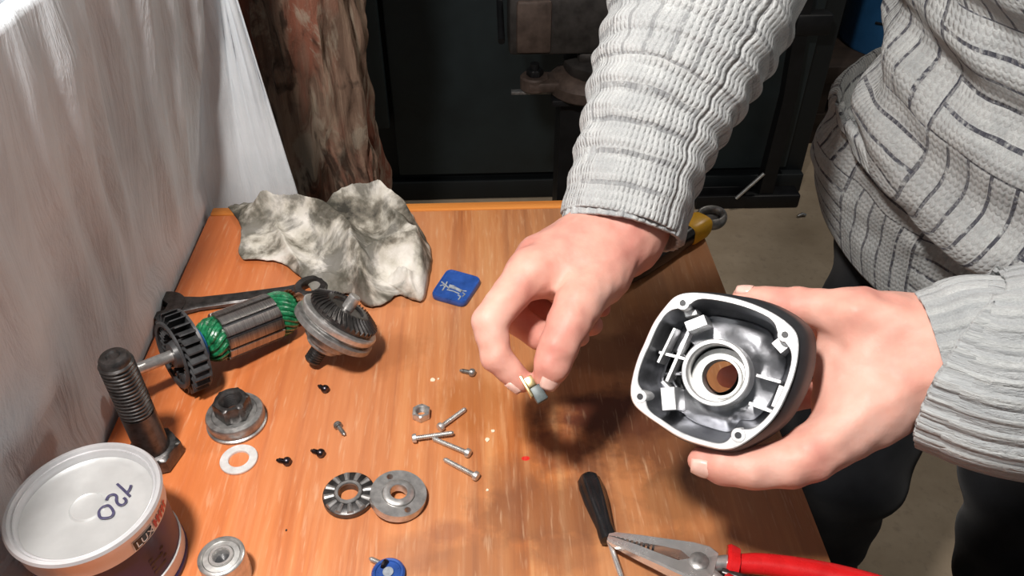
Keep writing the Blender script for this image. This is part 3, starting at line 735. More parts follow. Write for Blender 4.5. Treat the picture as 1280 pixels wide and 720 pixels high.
def make_armature():
    A = P(224, 441, .0335); B = P(352, 391, .0225); d = (B-A); u0 = d.length; ax = d.normalized()
    s = lambda px: (px-224)/128*u0                # station along the shaft from the photograph's x
    t = thing('motor_armature', 'motor armature with green windings and a black cooling fan', 'armature', M=axisM(A, ax, (0, 0, 1)))
    x0 = s(163)
    MB().lathe([(.0, x0), (.0046, x0), (.0052, x0+.001), (.0052, x0+.010), (.0046, x0+.011), (.0046, -.004), (.0046, s(378)), (.0, s(378))], 28).build('shaft', 'steel', t)
    # fan: hub cone, back plate, front ring, blades one by one
    R = .0330
    fan = MB().lathe([(.0048, -.006), (.0100, -.006), (.0125, .002), (.0190, .008), (R-.001, .0085), (R-.0005, .0105), (.0170, .0110), (.0048, .0110)], 56, None, True).build('cooling_fan', 'fan_plastic', t)
    MB().lathe([(.0238, -.0062), (.0268, -.0068), (.0276, -.0060), (.0276, -.0048), (.0242, -.0040)], 64, None, True).build('fan_ring', 'fan_plastic', fan)
    bl = MB(); n = 8; L = []
    for k in range(n):
        q = k/(n-1); r = .0170+(R-.0170)*q; a = .30*q*q; L.append((r*math.cos(a), r*math.sin(a), a))
    th = .0006; loops_ = []
    for x, y, a in L:
        nx, ny = -math.sin(a+.2), math.cos(a+.2); z0 = -.0045 if math.hypot(x, y) < .027 else -.0035; loops_.append([(x+nx*th, y+ny*th, z0), (x+nx*th, y+ny*th, .0090), (x-nx*th, y-ny*th, .0090), (x-nx*th, y-ny*th, z0)])
    bl.loops(loops_, None, True, True); b0 = bl.build('fan_blade', 'fan_plastic', fan)
    for k in range(1, 26):
        b = b0.copy(); COL.objects.link(b); b.parent = fan; b.rotation_euler = (0, 0, 2*math.pi*k/26)
    b0.rotation_euler = (0, 0, 0)
    # blue tape on the shaft behind the fan, green windings, lamination stack, commutator
    MB().lathe([(.0046, .011), (.0125, .011), (.0135, .013), (.0135, s(250)), (.0046, s(250))], 24, None, True).build('blue_sleeve', 'blue_tape', t)
    l0, l1 = s(271), s(340); RL = .0202
    m = MB(); N = 144; ns = 12; L = []
    for z in (l0, l0+.0004, l1-.0004, l1):
        row = []
        for k in range(N):
            a = 2*math.pi*k/N; ph = (k % (N//ns))/(N/ns); r = RL-(.0030 if ph < .14 else 0)-(.0004 if z in (l0, l1) else 0); row.append((r*math.cos(a), r*math.sin(a), z))
        L.append(row)
    m.loops(L, None, True, True); m.build('lamination_stack', 'lami', t)
    for k in range(ns):
        a = 2*math.pi*(k+.07)/ns; M = Matrix.Rotation(a, 4, 'Z')
        MB().box((RL-.0022, 0, (l0+l1)/2), (.0012, .0016, l1-l0), M).build('slot_wedge', 'black_paint', t)
    def winding(z0, z1, r0, r1, name, cnt):
        mid = (z0+z1)/2; sg = 1 if z1 > z0 else -1
        w = MB().lathe([(.006, z0), (r0, z0), (r0*1.01, z0*.6+z1*.4), (r1, z1-.002*sg), (r1*.75, z1), (.006, z1)], 36, None, True).build(name, 'green', t)
        for k in range(cnt):                       # bundles of varnished wire over the end turn
            a = 2*math.pi*k/cnt; pts = []
            for q in range(7):
                f = q/6; r = (r0*.98*(1-f)+r1*.80*f)+.0018*math.sin(math.pi*f); b = a+.75*f; z = z0+(z1-z0)*(f**.8)
                pts.append((r*math.cos(b), r*math.sin(b), z))
            MB().tube(pts, [.0019, .0022, .0022, .0020, .0018, .0016, .0012], 8).build('wire_bundle', 'green', w)
    winding(l0, s(250), .0165, .0135, 'end_winding', 14)
    winding(l1, s(368), .0175, .0150, 'end_winding', 22)
    c0 = s(368); c1 = s(381)
    MB().lathe([(.0046, c0), (.0150, c0), (.0150, c0+.002), (.0112, c0+.0025), (.0112, c1), (.0046, c1)], 44, None, True).build('commutator', 'copper', t)
    for k in range(22):
        MB().box((.0150, 0, c0+.0005), (.003, .0014, .003), Matrix.Rotation(2*math.pi*k/22, 4, 'Z')).build('riser', 'copper', t)
make_armature()

def make_spindle():
    tip = P(389, 452, .0075); ph = math.radians(47); al = math.radians(30)
    ax = Vector((math.cos(ph)*math.cos(al), math.cos(ph)*math.sin(al), math.sin(ph)))
    t = thing('gear_spindle', 'steel spindle with a toothed gear, round plates and threaded end beside the rag', 'spindle', M=axisM(tip, ax, (0, 1, 0)))
    th = [(.0, 0), (.0052, 0)]+thread(.0068, .001, .016, .0021, .0010)+[(.0068, .016), (.0068, .020), (.0, .020)]
    MB().lathe(th, 32).build('threaded_stub', 'dark_steel', t)
    k = .0
    MB().lathe([(.0068, .0155), (.0125, .0155), (.0140, .0168), (.0140, .0205), (.0180, .0210), (.0186, .0218), (.0186, .0258), (.0208, .0264), (.0212, .0275), (.0212, .0318), (.0068, .0318)], 48, None, True).build('bearing_hub', 'dull_steel', t)
    R = .0345
    MB().lathe([(.0068, .0315), (R-.001, .0315), (R, .0322), (R, .0362), (R-.001, .0370), (.0300, .0372), (.0296, .0400), (.0068, .0400)], 72, None, True).build('bearing_plate', 'dull_steel', t)
    MB().lathe([(.0200, .0398), (.0326, .0398), (.0332, .0406), (.0332, .0440), (.0322, .0450), (.0270, .0456), (.0200, .0456)], 72, None, True).build('retaining_ring', 'steel', t)
    g = MB().lathe([(.0050, .0455), (.0275, .0455), (.0285, .0465), (.0285, .0500), (.0190, .0560), (.0140, .0560), (.0130, .0545), (.0050, .0545)], 64, None, True).build('bevel_gear', 'dark_steel', t)
    tm = MB(); L = []
    for q in range(5):
        f = q/4; r = .0192+(.0296-.0192)*f; z = .0558-(.0558-.0490)*f; a = .18*f; wd = .0007+.0006*f; h = .0016+.0012*f
        c, s_ = math.cos(a), math.sin(a); nx, ny = -s_, c
        L.append([(r*c+nx*wd, r*s_+ny*wd, z-.0006), (r*c+nx*wd*.4, r*s_+ny*wd*.4, z+h), (r*c-nx*wd*.4, r*s_-ny*wd*.4, z+h), (r*c-nx*wd, r*s_-ny*wd, z-.0006)])
    tm.loops(L, None, True, True); t0 = tm.build('gear_tooth', 'dark_steel', g, 25)
    for i in range(1, 38):
        b = t0.copy(); COL.objects.link(b); b.parent = g; b.rotation_euler = (0, 0, 2*math.pi*i/38)
    MB().lathe([(.0, .050), (.0050, .050), (.0050, .0655), (.0042, .0665), (.0, .0665)], 28).build('shaft_end', 'steel', t)
make_spindle()

def make_wrench():
    a = P(207, 389, .004); b = P(392, 366, .004); d = b-a; Ln = d.length
    t = thing('spanner', 'dull grey open-ended spanner lying behind the motor armature', 'spanner', M=axisM(P(207, 389, 0), (0, 0, 1), (d.x, d.y, 0)))
    # outline: open jaw at x=0, ring end at x=Ln
    H = .0075
    head = []
    R = .0185
    for k in range(31):
        an = math.radians(22)+k/30*math.radians(316); head.append((R*1.05*math.cos(an+math.radians(195)), R*math.sin(an+math.radians(195))))
    head += [(-.0095, .0062), (.0035, .0068), (.0068, .0), (.0035, -.0068), (-.0095, -.0062)][::1] if False else []
    jaw = [(R*math.cos(q), R*math.sin(q)) for q in [math.radians(-150+i*10) for i in range(31)]]
    # jaw opening points to -x, slightly turned
    rot = math.radians(15); ins = [(-.017, .0075), (.000, .0075), (.004, .0), (.000, -.0075), (-.017, -.0075)]
    pts = jaw+ins; pts = [(x*math.cos(rot)-y*math.sin(rot), x*math.sin(rot)+y*math.cos(rot)) for x, y in pts]
    m = MB(); m.prism(pts, 0, H); m.build('open_jaw', 'dark_steel', t, 30)
    m = MB(); L = []
    for x, wd, z0, z1 in ((.012, .0115, .0004, .0068), (.030, .0078, .0010, .0064), (.060, .0072, .0010, .0064), (Ln-.022, .0076, .0010, .0066), (Ln-.010, .0090, .0004, .0072)):
        L.append([(x, -wd, z0+.0012), (x, -wd*.75, z0), (x, wd*.75, z0), (x, wd, z0+.0012), (x, wd, z1-.0012), (x, wd*.75, z1), (x, -wd*.75, z1), (x, -wd, z1-.0012)])
    m.loops(L, None, True, True); m.build('handle', 'dark_steel', t, 30)
    m = MB(); m.lathe([(.0085, 0), (.0135, 0), (.0150, .0012), (.0150, .0082), (.0138, .0094), (.0085, .0094)], 40, TR(Ln, 0, 0), True); m.build('ring_end', 'dark_steel', t)
make_wrench()

def make_rag():
    out = [(286, 262), (300, 258), (330, 258), (362, 258), (395, 260), (425, 262), (460, 262), (492, 262), (514, 270), (522, 286), (532, 300), (540, 322), (537, 346), (530, 378), (512, 377), (498, 372),
           (480, 384), (458, 386), (440, 372), (418, 372), (396, 372), (384, 358), (370, 345), (352, 332), (325, 328), (301, 325), (302, 300), (300, 282)]
    B = [P(x, y, 0) for x, y in out]; n = len(B)
    c = sum(B, Vector())/n; NT_ = 200; NR = 70
    bd = spline([tuple(p) for p in B]+[tuple(B[0])], NT_+1)[:NT_]
    rows = []
    ridges = []                                    # fold crests as pixel polylines: (points, height, width)
    def rg(pts, h, wd): ridges.append(([P(x, y, h*.6) for x, y in pts], h, wd))
    rg([(330, 255), (370, 262), (410, 272), (440, 300), (452, 330)], .026, .020)
    rg([(340, 268), (352, 300), (378, 340)], .012, .010)
    rg([(385, 262), (412, 290), (436, 322), (445, 350)], .016, .010)
    rg([(425, 262), (452, 254), (478, 256), (500, 268)], .040, .022)
    rg([(478, 262), (500, 290), (520, 305)], .030, .020)
    rg([(470, 318), (500, 308), (525, 312), (533, 345)], .034, .014)
    rg([(448, 325), (452, 350), (455, 376)], .026, .013)
    rg([(500, 340), (512, 352), (520, 372)], .020, .010)
    rg([(395, 345), (420, 352), (450, 362)], .010, .012)
    def seg(p, a, b):
        ab = b-a; q = max(0, min(1, (p-a).dot(ab)/max(ab.length_squared, 1e-9))); return (p-(a+ab*q)).length
    for i in range(NR+1):
        r = i/NR; row = []
        for k in range(NT_):
            b = Vector(bd[k]); jag = 1+.012*noise.noise(Vector((k*.35, 0, 3)))
            p = c+(b-c)*(r*jag); x, y = p.x, p.y; p2 = Vector((x, y, T))
            h = .0
            for pts, hh, wd in ridges:
                d = min(seg(p2, Vector((a.x, a.y, T)), Vector((e.x, e.y, T))) for a, e in zip(pts, pts[1:]))
                v = hh*math.exp(-(d/(wd*.9))**1.15); h = max(h, v)+.22*min(h, v)
            q = Vector((x, y, 0)); qa = q+Vector((.010*noise.noise(q*25), .010*noise.noise(q*25+Vector((7, 0, 0))), 0))
            cr = .0085*noise.ridged_multi_fractal(Vector((qa.x*21+qa.y*10, qa.y*15-qa.x*6, 0)), 1.0, 2.1, 3, 1.0, 2.0)*.7+.003*abs(noise.noise(qa*70))
            fall = min(1, (1-r)*7)
            z = .0016+(h*.92+cr-.002)*(fall**.7)*min(1, .5+h*18)+.0020*(1-fall)*(1+noise.noise(Vector((k*.5, 1, 2))))
            row.append((x+.004*noise.noise(q*40+Vector((0, 0, 5)))*fall, y+.004*noise.noise(q*40+Vector((0, 0, 9)))*fall, T+max(z, .0016)))
        rows.append(row)
    m = MB(); m.loops(rows, None, False, False)
    o = m.build('cleaning_rag', 'rag', None, 180)
    so = o.modifiers.new('thick', 'SOLIDIFY'); so.thickness = .0012; so.offset = -1
    tag(o, 'crumpled grey and cream cleaning rag with oily black smudges', 'rag')
make_rag()

def make_screwdriver():
    a = P(736, 600, .0085); b = P(759, 668, .0075); d = (b-a); Ln = d.length+.004
    t = thing('screwdriver', 'small screwdriver with a glossy black handle under the plier tips', 'screwdriver', M=axisM(a, Vector((d.x, d.y, -.0015)), (1, 0, 0)))
    L = []
    for x, r in ((-.004, .0028), (-.003, .0055), (.0, .0076), (.006, .0082), (.018, .0078), (.028, .0066), (Ln-.010, .0056), (Ln-.004, .0060), (Ln, .0058), (Ln+.001, .0030)):
        L.append([(r*(1+.07*math.cos(6*2*math.pi*k/48)*(r > .006))*math.cos(2*math.pi*k/48), r*(1+.07*math.cos(6*2*math.pi*k/48)*(r > .006))*math.sin(2*math.pi*k/48), x) for k in range(48)])
    MB().loops(L, None, True, True).build('handle', 'black_plastic', t)
    MB().lathe([(.0, Ln-.002), (.0018, Ln-.002), (.0018, Ln+.055), (.0024, Ln+.060), (.0012, Ln+.066), (.0, Ln+.066)], 16).build('blade', 'bright_steel', t)
make_screwdriver()

def make_pliers():
    a = P(760, 674, .010); b = P(866, 711, .010); d = b-a; Ln = d.length
    o = a.copy(); o.z = T+.012
    t = thing('pliers', 'long-nose pliers with steel jaws and red plastic handles', 'pliers', M=axisM(o, Vector((-.06, 0, 1)), (d.x, d.y, 0)))
    def jaw(sg):
        # two tapering loops from the tip to the joint, flat on the inside
        m = MB(); L = []
        for x, yi, yo, h in ((0, .0004, .0028, .0020), (.004, .0004, .0046, .0030), (.020, .0012, .0075, .0040), (.036, .0030, .0100, .0048), (.046, .0036, .0118, .0052), (.052, .0004, .0128, .0055), (.062, -.004, .0132, .0055), (.068, -.008, .0105, .0052)):
            yi, yo = yi*sg, yo*sg
            L.append([(x, yi, -h), (x, yo-.0012*sg, -h), (x, yo, -h+.0012), (x, yo, h-.0012), (x, yo-.0012*sg, h), (x, yi, h)])
        m.loops(L, None, True, True); return m.build('jaw', 'bright_steel', t, 30)
    j1 = jaw(1); j2 = jaw(-1)
    for sg, jj in ((1, j1), (-1, j2)):
        for k in range(9): MB().box((.005+k*.0030, .0006*sg, 0), (.0012, .0010, .0055)).build('tooth', 'dark_steel', jj)
    MB().lathe([(.0, -.0062), (.0055, -.0062), (.0060, -.0058), (.0060, .0060), (.0052, .0066), (.0, .0066)], 28, TR(.058, 0, 0)).build('rivet', 'dull_steel', t)
    for sg in (1, -1):
        pts = [Vector((.064, -.003*sg, 0)), Vector((.074, -.008*sg, 0)), Vector((.088, -.013*sg, 0))]
        MB().tube(pts, [.0052, .0050, .0046], 12).build('tang', 'steel', t)
    for sg in (1, -1):
        path = [(.076, .008*sg, 0), (.090, .0135*sg, 0), (.112, .0185*sg, 0), (.140, .0220*sg, 0), (.170, .0225*sg, 0), (.196, .0190*sg, 0), (.204, .0175*sg, 0)]
        rad = [.0062, .0070, .0074, .0078, .0078, .0070, .0030]
        sp = spline([p+(r,) for p, r in zip(path, rad)], 26); pts = [Vector(q[:3]) for q in sp]; fr = frames(pts); L = []
        for p, q in zip(pts, sp):
            r = q[3]; tx = Vector((0, 1, 0)); L.append([tuple(p+Vector((0, r*math.cos(2*math.pi*k/20), .85*r*math.sin(2*math.pi*k/20)))) for k in range(20)])
        h = MB().loops(L, None, True, True).build('handle', 'red_plastic', t)
        # flared finger guard
        g = MB(); L = []
        for x, r in ((.0745, .0078), (.0765, .0092), (.082, .0080)): L.append([(x+.0028*max(0, math.cos(2*math.pi*k/20)*sg)*-1, (.0085+.0035*(math.cos(2*math.pi*k/20)*sg > .5))*sg+r*math.cos(2*math.pi*k/20), .82*r*math.sin(2*math.pi*k/20)) for k in range(20)])
        g.loops(L, None, True, True); g.build('finger_guard', 'red_plastic', h)
    MB().box((.080, 0, .001), (.016, .004, .006), None, .001).build('return_spring', 'dark_steel', t)
make_pliers()

def make_yellow_tool():
    a = P(795, 343, .012); b = P(888, 283, .012); d = b-a; Ln = d.length
    t = thing('black_yellow_tool', 'black handled tool with a yellow collar and steel loop, at the table edge', 'tool', M=axisM(P(795, 343, 0), (0, 0, 1), (d.x, d.y, 0)))
    def body(xs, name, m):
        L = []
        for x, wy, hz in xs:
            L.append([(x, wy*math.copysign(abs(math.cos(q))**.6, math.cos(q)), .0118+hz*math.copysign(abs(math.sin(q))**.6, math.sin(q))) for q in [2*math.pi*k/24 for k in range(24)]])
        return MB().loops(L, None, True, True).build(name, m, t)
    body(((-.03, .006, .006), (-.026, .010, .009), (.0, .0125, .0112), (.035, .0125, .0115), (.050, .0118, .0108), (Ln-.042, .0112, .0105), (Ln-.036, .0105, .0100)), 'handle', 'black_plastic')
    body(((Ln-.040, .0112, .0104), (Ln-.037, .0125, .0115), (Ln-.020, .0130, .0115), (Ln-.013, .0115, .0100), (Ln-.011, .0080, .0070)), 'collar', 'yellow_plastic')
    m = MB(); L = []
    for k in range(40):
        q = 2*math.pi*k/40; cx, cy = Ln+.001+.0140*math.cos(q), .0118*math.sin(q); nx, ny = math.cos(q), math.sin(q)
        L.append([(cx+nx*.0034*math.cos(w_), cy+ny*.0034*math.cos(w_), .0115+.0060*math.sin(w_)) for w_ in [2*math.pi*j/12 for j in range(12)]])
    m.loops(L, None, closed=True); m.build('steel_loop', 'dull_steel', t)
    MB().lathe([(.0, .0085), (.0112, .0085), (.0112, .0105), (.0, .0105)], 28, TR(Ln+.001, 0, 0) @ Matrix.Diagonal((1.12, .85, 1, 1))).build('loop_web', 'dark_steel', t)
make_yellow_tool()

def make_chips():
    for i, (x, y, r) in enumerate(((609, 550, .0022), (616, 539, .0016), (541, 475, .0022), (609, 613, .0011), (548, 474, .0009), (358, 663, .0008))):
        c = P(x, y, 0); n = 8; pts = [(r*(.7+.5*random.random())*math.cos(2*math.pi*k/n), r*(.7+.5*random.random())*math.sin(2*math.pi*k/n)) for k in range(n)]
        o = MB().prism(pts, 0, .0008, None, .0002).build('paint_flake', 'paint_chip' if i < 5 else 'dark_steel'); o.location = c
        lab = ['pale paint flake on the wood beside the long screws', 'smaller pale paint flake right beside the larger one by the long screws', 'flat pale flake on the wood between hex nut and lone dark screw',
               'tiny pale flake on the wood past the screw lying apart', 'tiny pale crumb beside the flat flake near the hex nut', 'tiny dark metal crumb on the wood near the small bearing'][i]
        tag(o, lab, 'flake', 'crumbs on the table')
make_chips()

# ------------------------------------------------------------------ gear housing in the left hand
HD = .44
def make_housing():
    c = C(885, 463, HD); v = (c-CAM).normalized(); back = (v+rt*.21-up*.06).normalized()
    t = thing('gear_housing', 'cast aluminium gear housing, black outside, held with its open end showing', 'housing', M=axisM(c, -back, rt))
    k = HD/F/3                                  # zoomed pixel -> metres
    out = [(100, 260), (140, 180), (188, 118), (235, 77), (300, 69), (400, 85), (490, 113), (570, 152), (635, 200), (670, 250), (670, 320), (650, 400), (620, 470), (580, 540), (520, 600), (445, 650),
           (390, 662), (320, 650), (230, 620), (150, 570), (82, 522), (48, 482), (42, 430), (58, 360), (78, 305)]
    N = 180
    def resample(pts, n):
        P_ = [Vector(p) for p in spline([((x-345)*k, -(y-369)*k) for x, y in pts]+[((pts[0][0]-345)*k, -(pts[0][1]-369)*k)], 1200)]
        res = []
        for i in range(n):                      # by angle round the centre
            a = 2*math.pi*i/n; best = min(P_, key=lambda p: abs(((math.atan2(p.y, p.x)-a+math.pi) % (2*math.pi))-math.pi)); res.append(best.length)
        return res
    ro = resample(out, N)
    def ang(x, y): return math.atan2(-(y-369), x-345)
    corners = [ang(258, 105), ang(632, 245), ang(455, 632), ang(85, 462)]
    ri = []
    for i in range(N):
        a = 2*math.pi*i/N; rr = ro[i]-.0034
        for ca in corners:
            d = ((a-ca+math.pi) % (2*math.pi))-math.pi; rr -= .0052*math.exp(-(d/.16)**2)
        ri.append(rr)
    def lp(rs, z, s=1.0): return [(r*s*math.cos(2*math.pi*i/N), r*s*math.sin(2*math.pi*i/N), z) for i, r in enumerate(rs)]
    def dl(rs, d): return [r+d for r in rs]
    def side(rs, d, e): return [r+d+e*max(0, math.cos(2*math.pi*i/N-.12))**1.5 for i, r in enumerate(rs)]
    D = .030
    # bright machined rim; inner wall with cavity shade in its colour
    MB().loops([lp(dl(ro, -.0012), -.0030), lp(dl(ro, -.0002), -.0006), lp(dl(ro, -.0008), 0), lp(dl(ri, .0004), 0), lp(ri, -.0006), lp(dl(ri, .0004), -.0030)], None, closed=True).build('rim', 'cast_aluminium', t)
    MB().loops([lp(dl(ri, .0002), -.0028), lp(dl(ri, -.0006), -.012), lp(dl(ri, -.0022), -D+.006), lp(dl(ri, -.0060), -D)]).build('inner_wall', 'cast_inner_shaded', t)
    # black painted outside, flaring a little, then drawn in to the neck
    MB().loops([lp(ro, -.0029), lp(side(ro, .0012, .0030), -.007), lp(side(ro, .0014, .0062), -.018), lp(side(ro, -.0010, .0050), -.028), lp(dl(ro, -.0060), -D-.006), lp([.024]*N, -D-.009), lp([.0225]*N, -D-.011), lp([.0225]*N, -D-.024), lp([.0200]*N, -D-.026), lp([.0135]*N, -D-.026), lp([.0112]*N, -D-.024), lp([.0112]*N, -D+.0015)]).build('outer_shell', 'black_paint', t)
    # cavity floor with cooling slots left open on one side
    m = MB(); NRG = 16; rb = .0172; vs = []; fs = []
    for j in range(NRG+1):
        f = j/NRG
        for i in range(N):
            a = 2*math.pi*i/N; r = rb+(ri[i]-.0058-rb)*f; z = -D+.004*math.sin(f*math.pi)*(.4+.6*math.sin(a*3)); vs.append((r*math.cos(a), r*math.sin(a), z))
    slots = [(128, 147, 4, 10), (152, 176, 3, 8), (152, 178, 10, 14), (182, 204, 3, 8), (182, 206, 10, 14)]
    for j in range(NRG):
        for i in range(N):
            dg = 360*i/N
            if any(a0 <= dg < a1 and j0 <= j < j1 for a0, a1, j0, j1 in slots): continue
            fs.append((j*N+i, j*N+(i+1) % N, (j+1)*N+(i+1) % N, (j+1)*N+i))
    m.add(vs, fs); fl = m.build('cavity_floor', 'cast_inner_shaded', t, 30); so = fl.modifiers.new('thick', 'SOLIDIFY'); so.thickness = .0022; so.offset = 0
    # bearing boss: outer ring, step, inner ring with the bore
    bx, by = (357-345)*k, -(373-369)*k; M = TR(bx, by, 0)
    MB().lathe([(.0168, -D-.001), (.0192, -D-.001), (.0190, -.0115), (.0184, -.0108), (.0166, -.0108), (.0160, -.0116), (.0158, -.0230), (.0160, -D)], 72, M, True).build('bearing_seat', 'cast_aluminium', t)
    M2 = TR((364-345)*k, -(389-369)*k, 0)
    MB().lathe([(.0100, -D-.002), (.0168, -D-.002), (.0168, -.0235), (.0125, -.0232), (.0118, -.0205), (.0104, -.0205), (.0100, -.0215)], 64, M2, True).build('inner_ring', 'zinc', t)
    # screw bosses in the corners
    for ca in corners:
        i = int(round((ca % (2*math.pi))/(2*math.pi)*N)) % N; r = ro[i]-.0056; x, y = r*math.cos(ca), r*math.sin(ca)
        b = MB().lathe([(.0015, -.020), (.0042, -.020), (.0040, -.0002), (.0036, .0003), (.0019, .0003), (.0015, -.0004)], 28, TR(x, y, 0), True).build('screw_boss', 'cast_aluminium', t)
        MB().cyl(.0017, -.012, .0005, 16, TR(x, y, 0)).build('hole_shade_plug', 'black_paint', b)  # black plug painted in for the dark inside of the hole
    # ribs and bright pads inside the cavity
    def zp(x, y): return ((x-345)*k*1.04, -(y-369)*k*1.04)
    def rib(p0, p1, z0, z1, th, name='rib', mt='cast_aluminium'):
        a, b = Vector(zp(*p0)), Vector(zp(*p1)); d = (b-a); n_ = Vector((-d.y, d.x)).normalized()*th/2
        MB().prism([tuple(a-n_), tuple(b-n_), tuple(b+n_), tuple(a+n_)], z0, z1, None, .0003).build(name, mt, t)
    rib((140, 288), (245, 318), -D, -.016, .0016); rib((470, 485), (560, 520), -D, -.012, .0018); rib((500, 385), (585, 412), -D, -.013, .0016)
    rib((262, 200), (165, 400), -D, -.017, .0018); rib((210, 200), (140, 330), -D, -.013, .0014); rib((205, 455), (150, 400), -D, -.015, .0016)
    for p0, p1, th, z in (((255, 200), (330, 175), .0060, -.011), ((185, 425), (190, 510), .0080, -.006), ((582, 262), (612, 300), .0070, -.006), ((600, 430), (568, 505), .0060, -.008), ((255, 155), (300, 145), .0030, -.009)):
        rib(p0, p1, -D, z, th, 'pad')
    return t
make_housing()

# ------------------------------------------------------------------ person: signed-distance body turned into one surface
def cap(a, b, ra, rb): return ('c', np.array(a, float), np.array(b, float), ra, rb)
def sdf(prim, X):
    _, a, b, ra, rb = prim; ba = b-a; l2 = max(ba@ba, 1e-12); pa = X-a
    h = np.clip((pa@ba)/l2, 0, 1); return np.linalg.norm(pa-h[..., None]*ba, axis=-1)-(ra+(rb-ra)*h)
def smin(a, b, k):
    h = np.clip(.5+.5*(b-a)/k, 0, 1); return b*(1-h)+a*h-k*h*(1-h)
def nets(fn, lo, hi, step):
    lo = np.array(lo); n = np.ceil((np.array(hi)-lo)/step).astype(int)+1
    g = np.stack(np.meshgrid(*[lo[i]+step*np.arange(n[i]) for i in range(3)], indexing='ij'), -1)
    f = np.empty(n)
    for i in range(n[0]): f[i] = fn(g[i])
    s = f < 0; cnt = np.zeros(n-1); acc = np.zeros(tuple(n-1)+(3,))
    def sl(a, o): return a[o[0]:n[0]-1+o[0], o[1]:n[1]-1+o[1], o[2]:n[2]-1+o[2]]
    cor = [(x, y, z) for x in (0, 1) for y in (0, 1) for z in (0, 1)]
    for i, p in enumerate(cor):
        for q in cor[i+1:]:
            if sum(abs(a-b) for a, b in zip(p, q)) != 1: continue
            f0, f1 = sl(f, p), sl(f, q); m = sl(s, p) != sl(s, q); t = np.where(m, f0/np.where(f0 == f1, 1, f0-f1), 0)
            for ax in range(3): acc[..., ax] += np.where(m, p[ax]+(q[ax]-p[ax])*t, 0)
            cnt += m
    act = cnt > 0; idx = -np.ones(n-1, int); idx[act] = np.arange(act.sum())
    cell = np.stack(np.nonzero(act), -1); V = lo+step*(cell+acc[act]/cnt[act][:, None]); Fc = []
    for ax in range(3):
        b_, c_ = (ax+1) % 3, (ax+2) % 3
        s0 = [slice(None)]*3; s1 = [slice(None)]*3; s0[ax] = slice(0, -1); s1[ax] = slice(1, None)
        ch = s[tuple(s0)] != s[tuple(s1)]; e = np.stack(np.nonzero(ch), -1)
        ok = (e[:, b_] > 0) & (e[:, c_] > 0) & (e[:, b_] < n[b_]-1) & (e[:, c_] < n[c_]-1); e = e[ok]
        def ci(db, dc):
            q = e.copy(); q[:, b_] -= db; q[:, c_] -= dc; return idx[q[:, 0], q[:, 1], q[:, 2]]
        Q = np.stack([ci(1, 1), ci(0, 1), ci(0, 0), ci(1, 0)], -1); flip = ~s[e[:, 0], e[:, 1], e[:, 2]]; Q[flip] = Q[flip][:, ::-1]
        Fc.append(Q[(Q >= 0).all(1)])
    return V, np.concatenate(Fc)
W = lambda p: tuple(p)
def W3(px, py, z): return np.array(C(px, py, z))
def H3(x, y, h): return np.array((x, y, T+h))

def chain(js):                                   # [(point, radius), ...] -> primitives
    return [cap(a[0], b[0], a[1], b[1]) for a, b in zip(js, js[1:])]
def hand_field(palm, fingers, kp=.011, kf=.0075):
    def fn(X):
        d = None
        for p in palm:
            q = sdf(p, X); d = q if d is None else smin(d, q, kp)
        fd = None
        for ch in fingers:
            c_ = None
            for p in ch: q = sdf(p, X); c_ = q if c_ is None else smin(c_, q, .0025)
            fd = c_ if fd is None else smin(fd, c_, .0012)
        n_ = np.sin(X[..., 0]*310+np.sin(X[..., 1]*190))*np.sin(X[..., 1]*270+np.sin(X[..., 2]*230))*np.sin(X[..., 2]*330)
        return smin(d, fd, kf)+.0007*n_
    return fn
# left hand: thumb on the near side of the housing, fingers behind it
Lw = W3(1172, 450, .452); Le = H3(.490, .275, .185)
L_index = [(W3(1072, 392, .452), .0140), (W3(1000, 382, .468), .0105), (W3(958, 377, .480), .0092), (W3(930, 373, .487), .0076)]
L_mid = [(W3(1068, 415, .480), .0140), (W3(1005, 405, .515), .0108), (W3(945, 420, .525), .0095), (W3(905, 428, .526), .0078)]
L_ring = [(W3(1072, 445, .500), .0135), (W3(1000, 450, .528), .0104), (W3(945, 465, .534), .0092), (W3(910, 472, .532), .0076)]
L_pink = [(W3(1085, 480, .512), .0120), (W3(1015, 492, .532), .0090), (W3(970, 505, .536), .0080), (W3(938, 512, .534), .0068)]
L_thumb = [(W3(1095, 512, .446), .0190), (W3(1012, 568, .440), .0148), (W3(985, 580, .440), .0132), (W3(940, 585, .441), .0116), (W3(905, 581, .446), .0112), (W3(878, 576, .450), .0082)]
L_palm = [cap(Lw, W3(1072, 396, .455), .026, .0155), cap(Lw, W3(1068, 415, .480), .026, .0160), cap(Lw, W3(1072, 445, .500), .026, .0150), cap(Lw, W3(1085, 480, .512), .024, .0140),
          cap(Lw, W3(1092, 505, .448), .025, .0205), cap(W3(1085, 420, .452), W3(1075, 500, .447), .0150, .0155), cap(W3(1120, 410, .455), W3(1110, 480, .452), .0200, .0210),
          cap(W3(1042, 432, .466), W3(1040, 512, .455), .0100, .0110), cap(W3(1165, 415, .455), W3(1172, 482, .455), .020, .020),
          cap(W3(1012, 562, .431), W3(1150, 470, .432), .0040, .0050), cap(W3(1068, 388, .442), W3(1160, 410, .436), .0040, .0050), cap(W3(1066, 405, .455), W3(1165, 430, .434), .0035, .0045),
          cap(Lw, Lw+(Le-Lw)*.3, .028, .032)]
left_fn = hand_field(L_palm, [chain(c_) for c_ in (L_index, L_mid, L_ring, L_pink, L_thumb)])
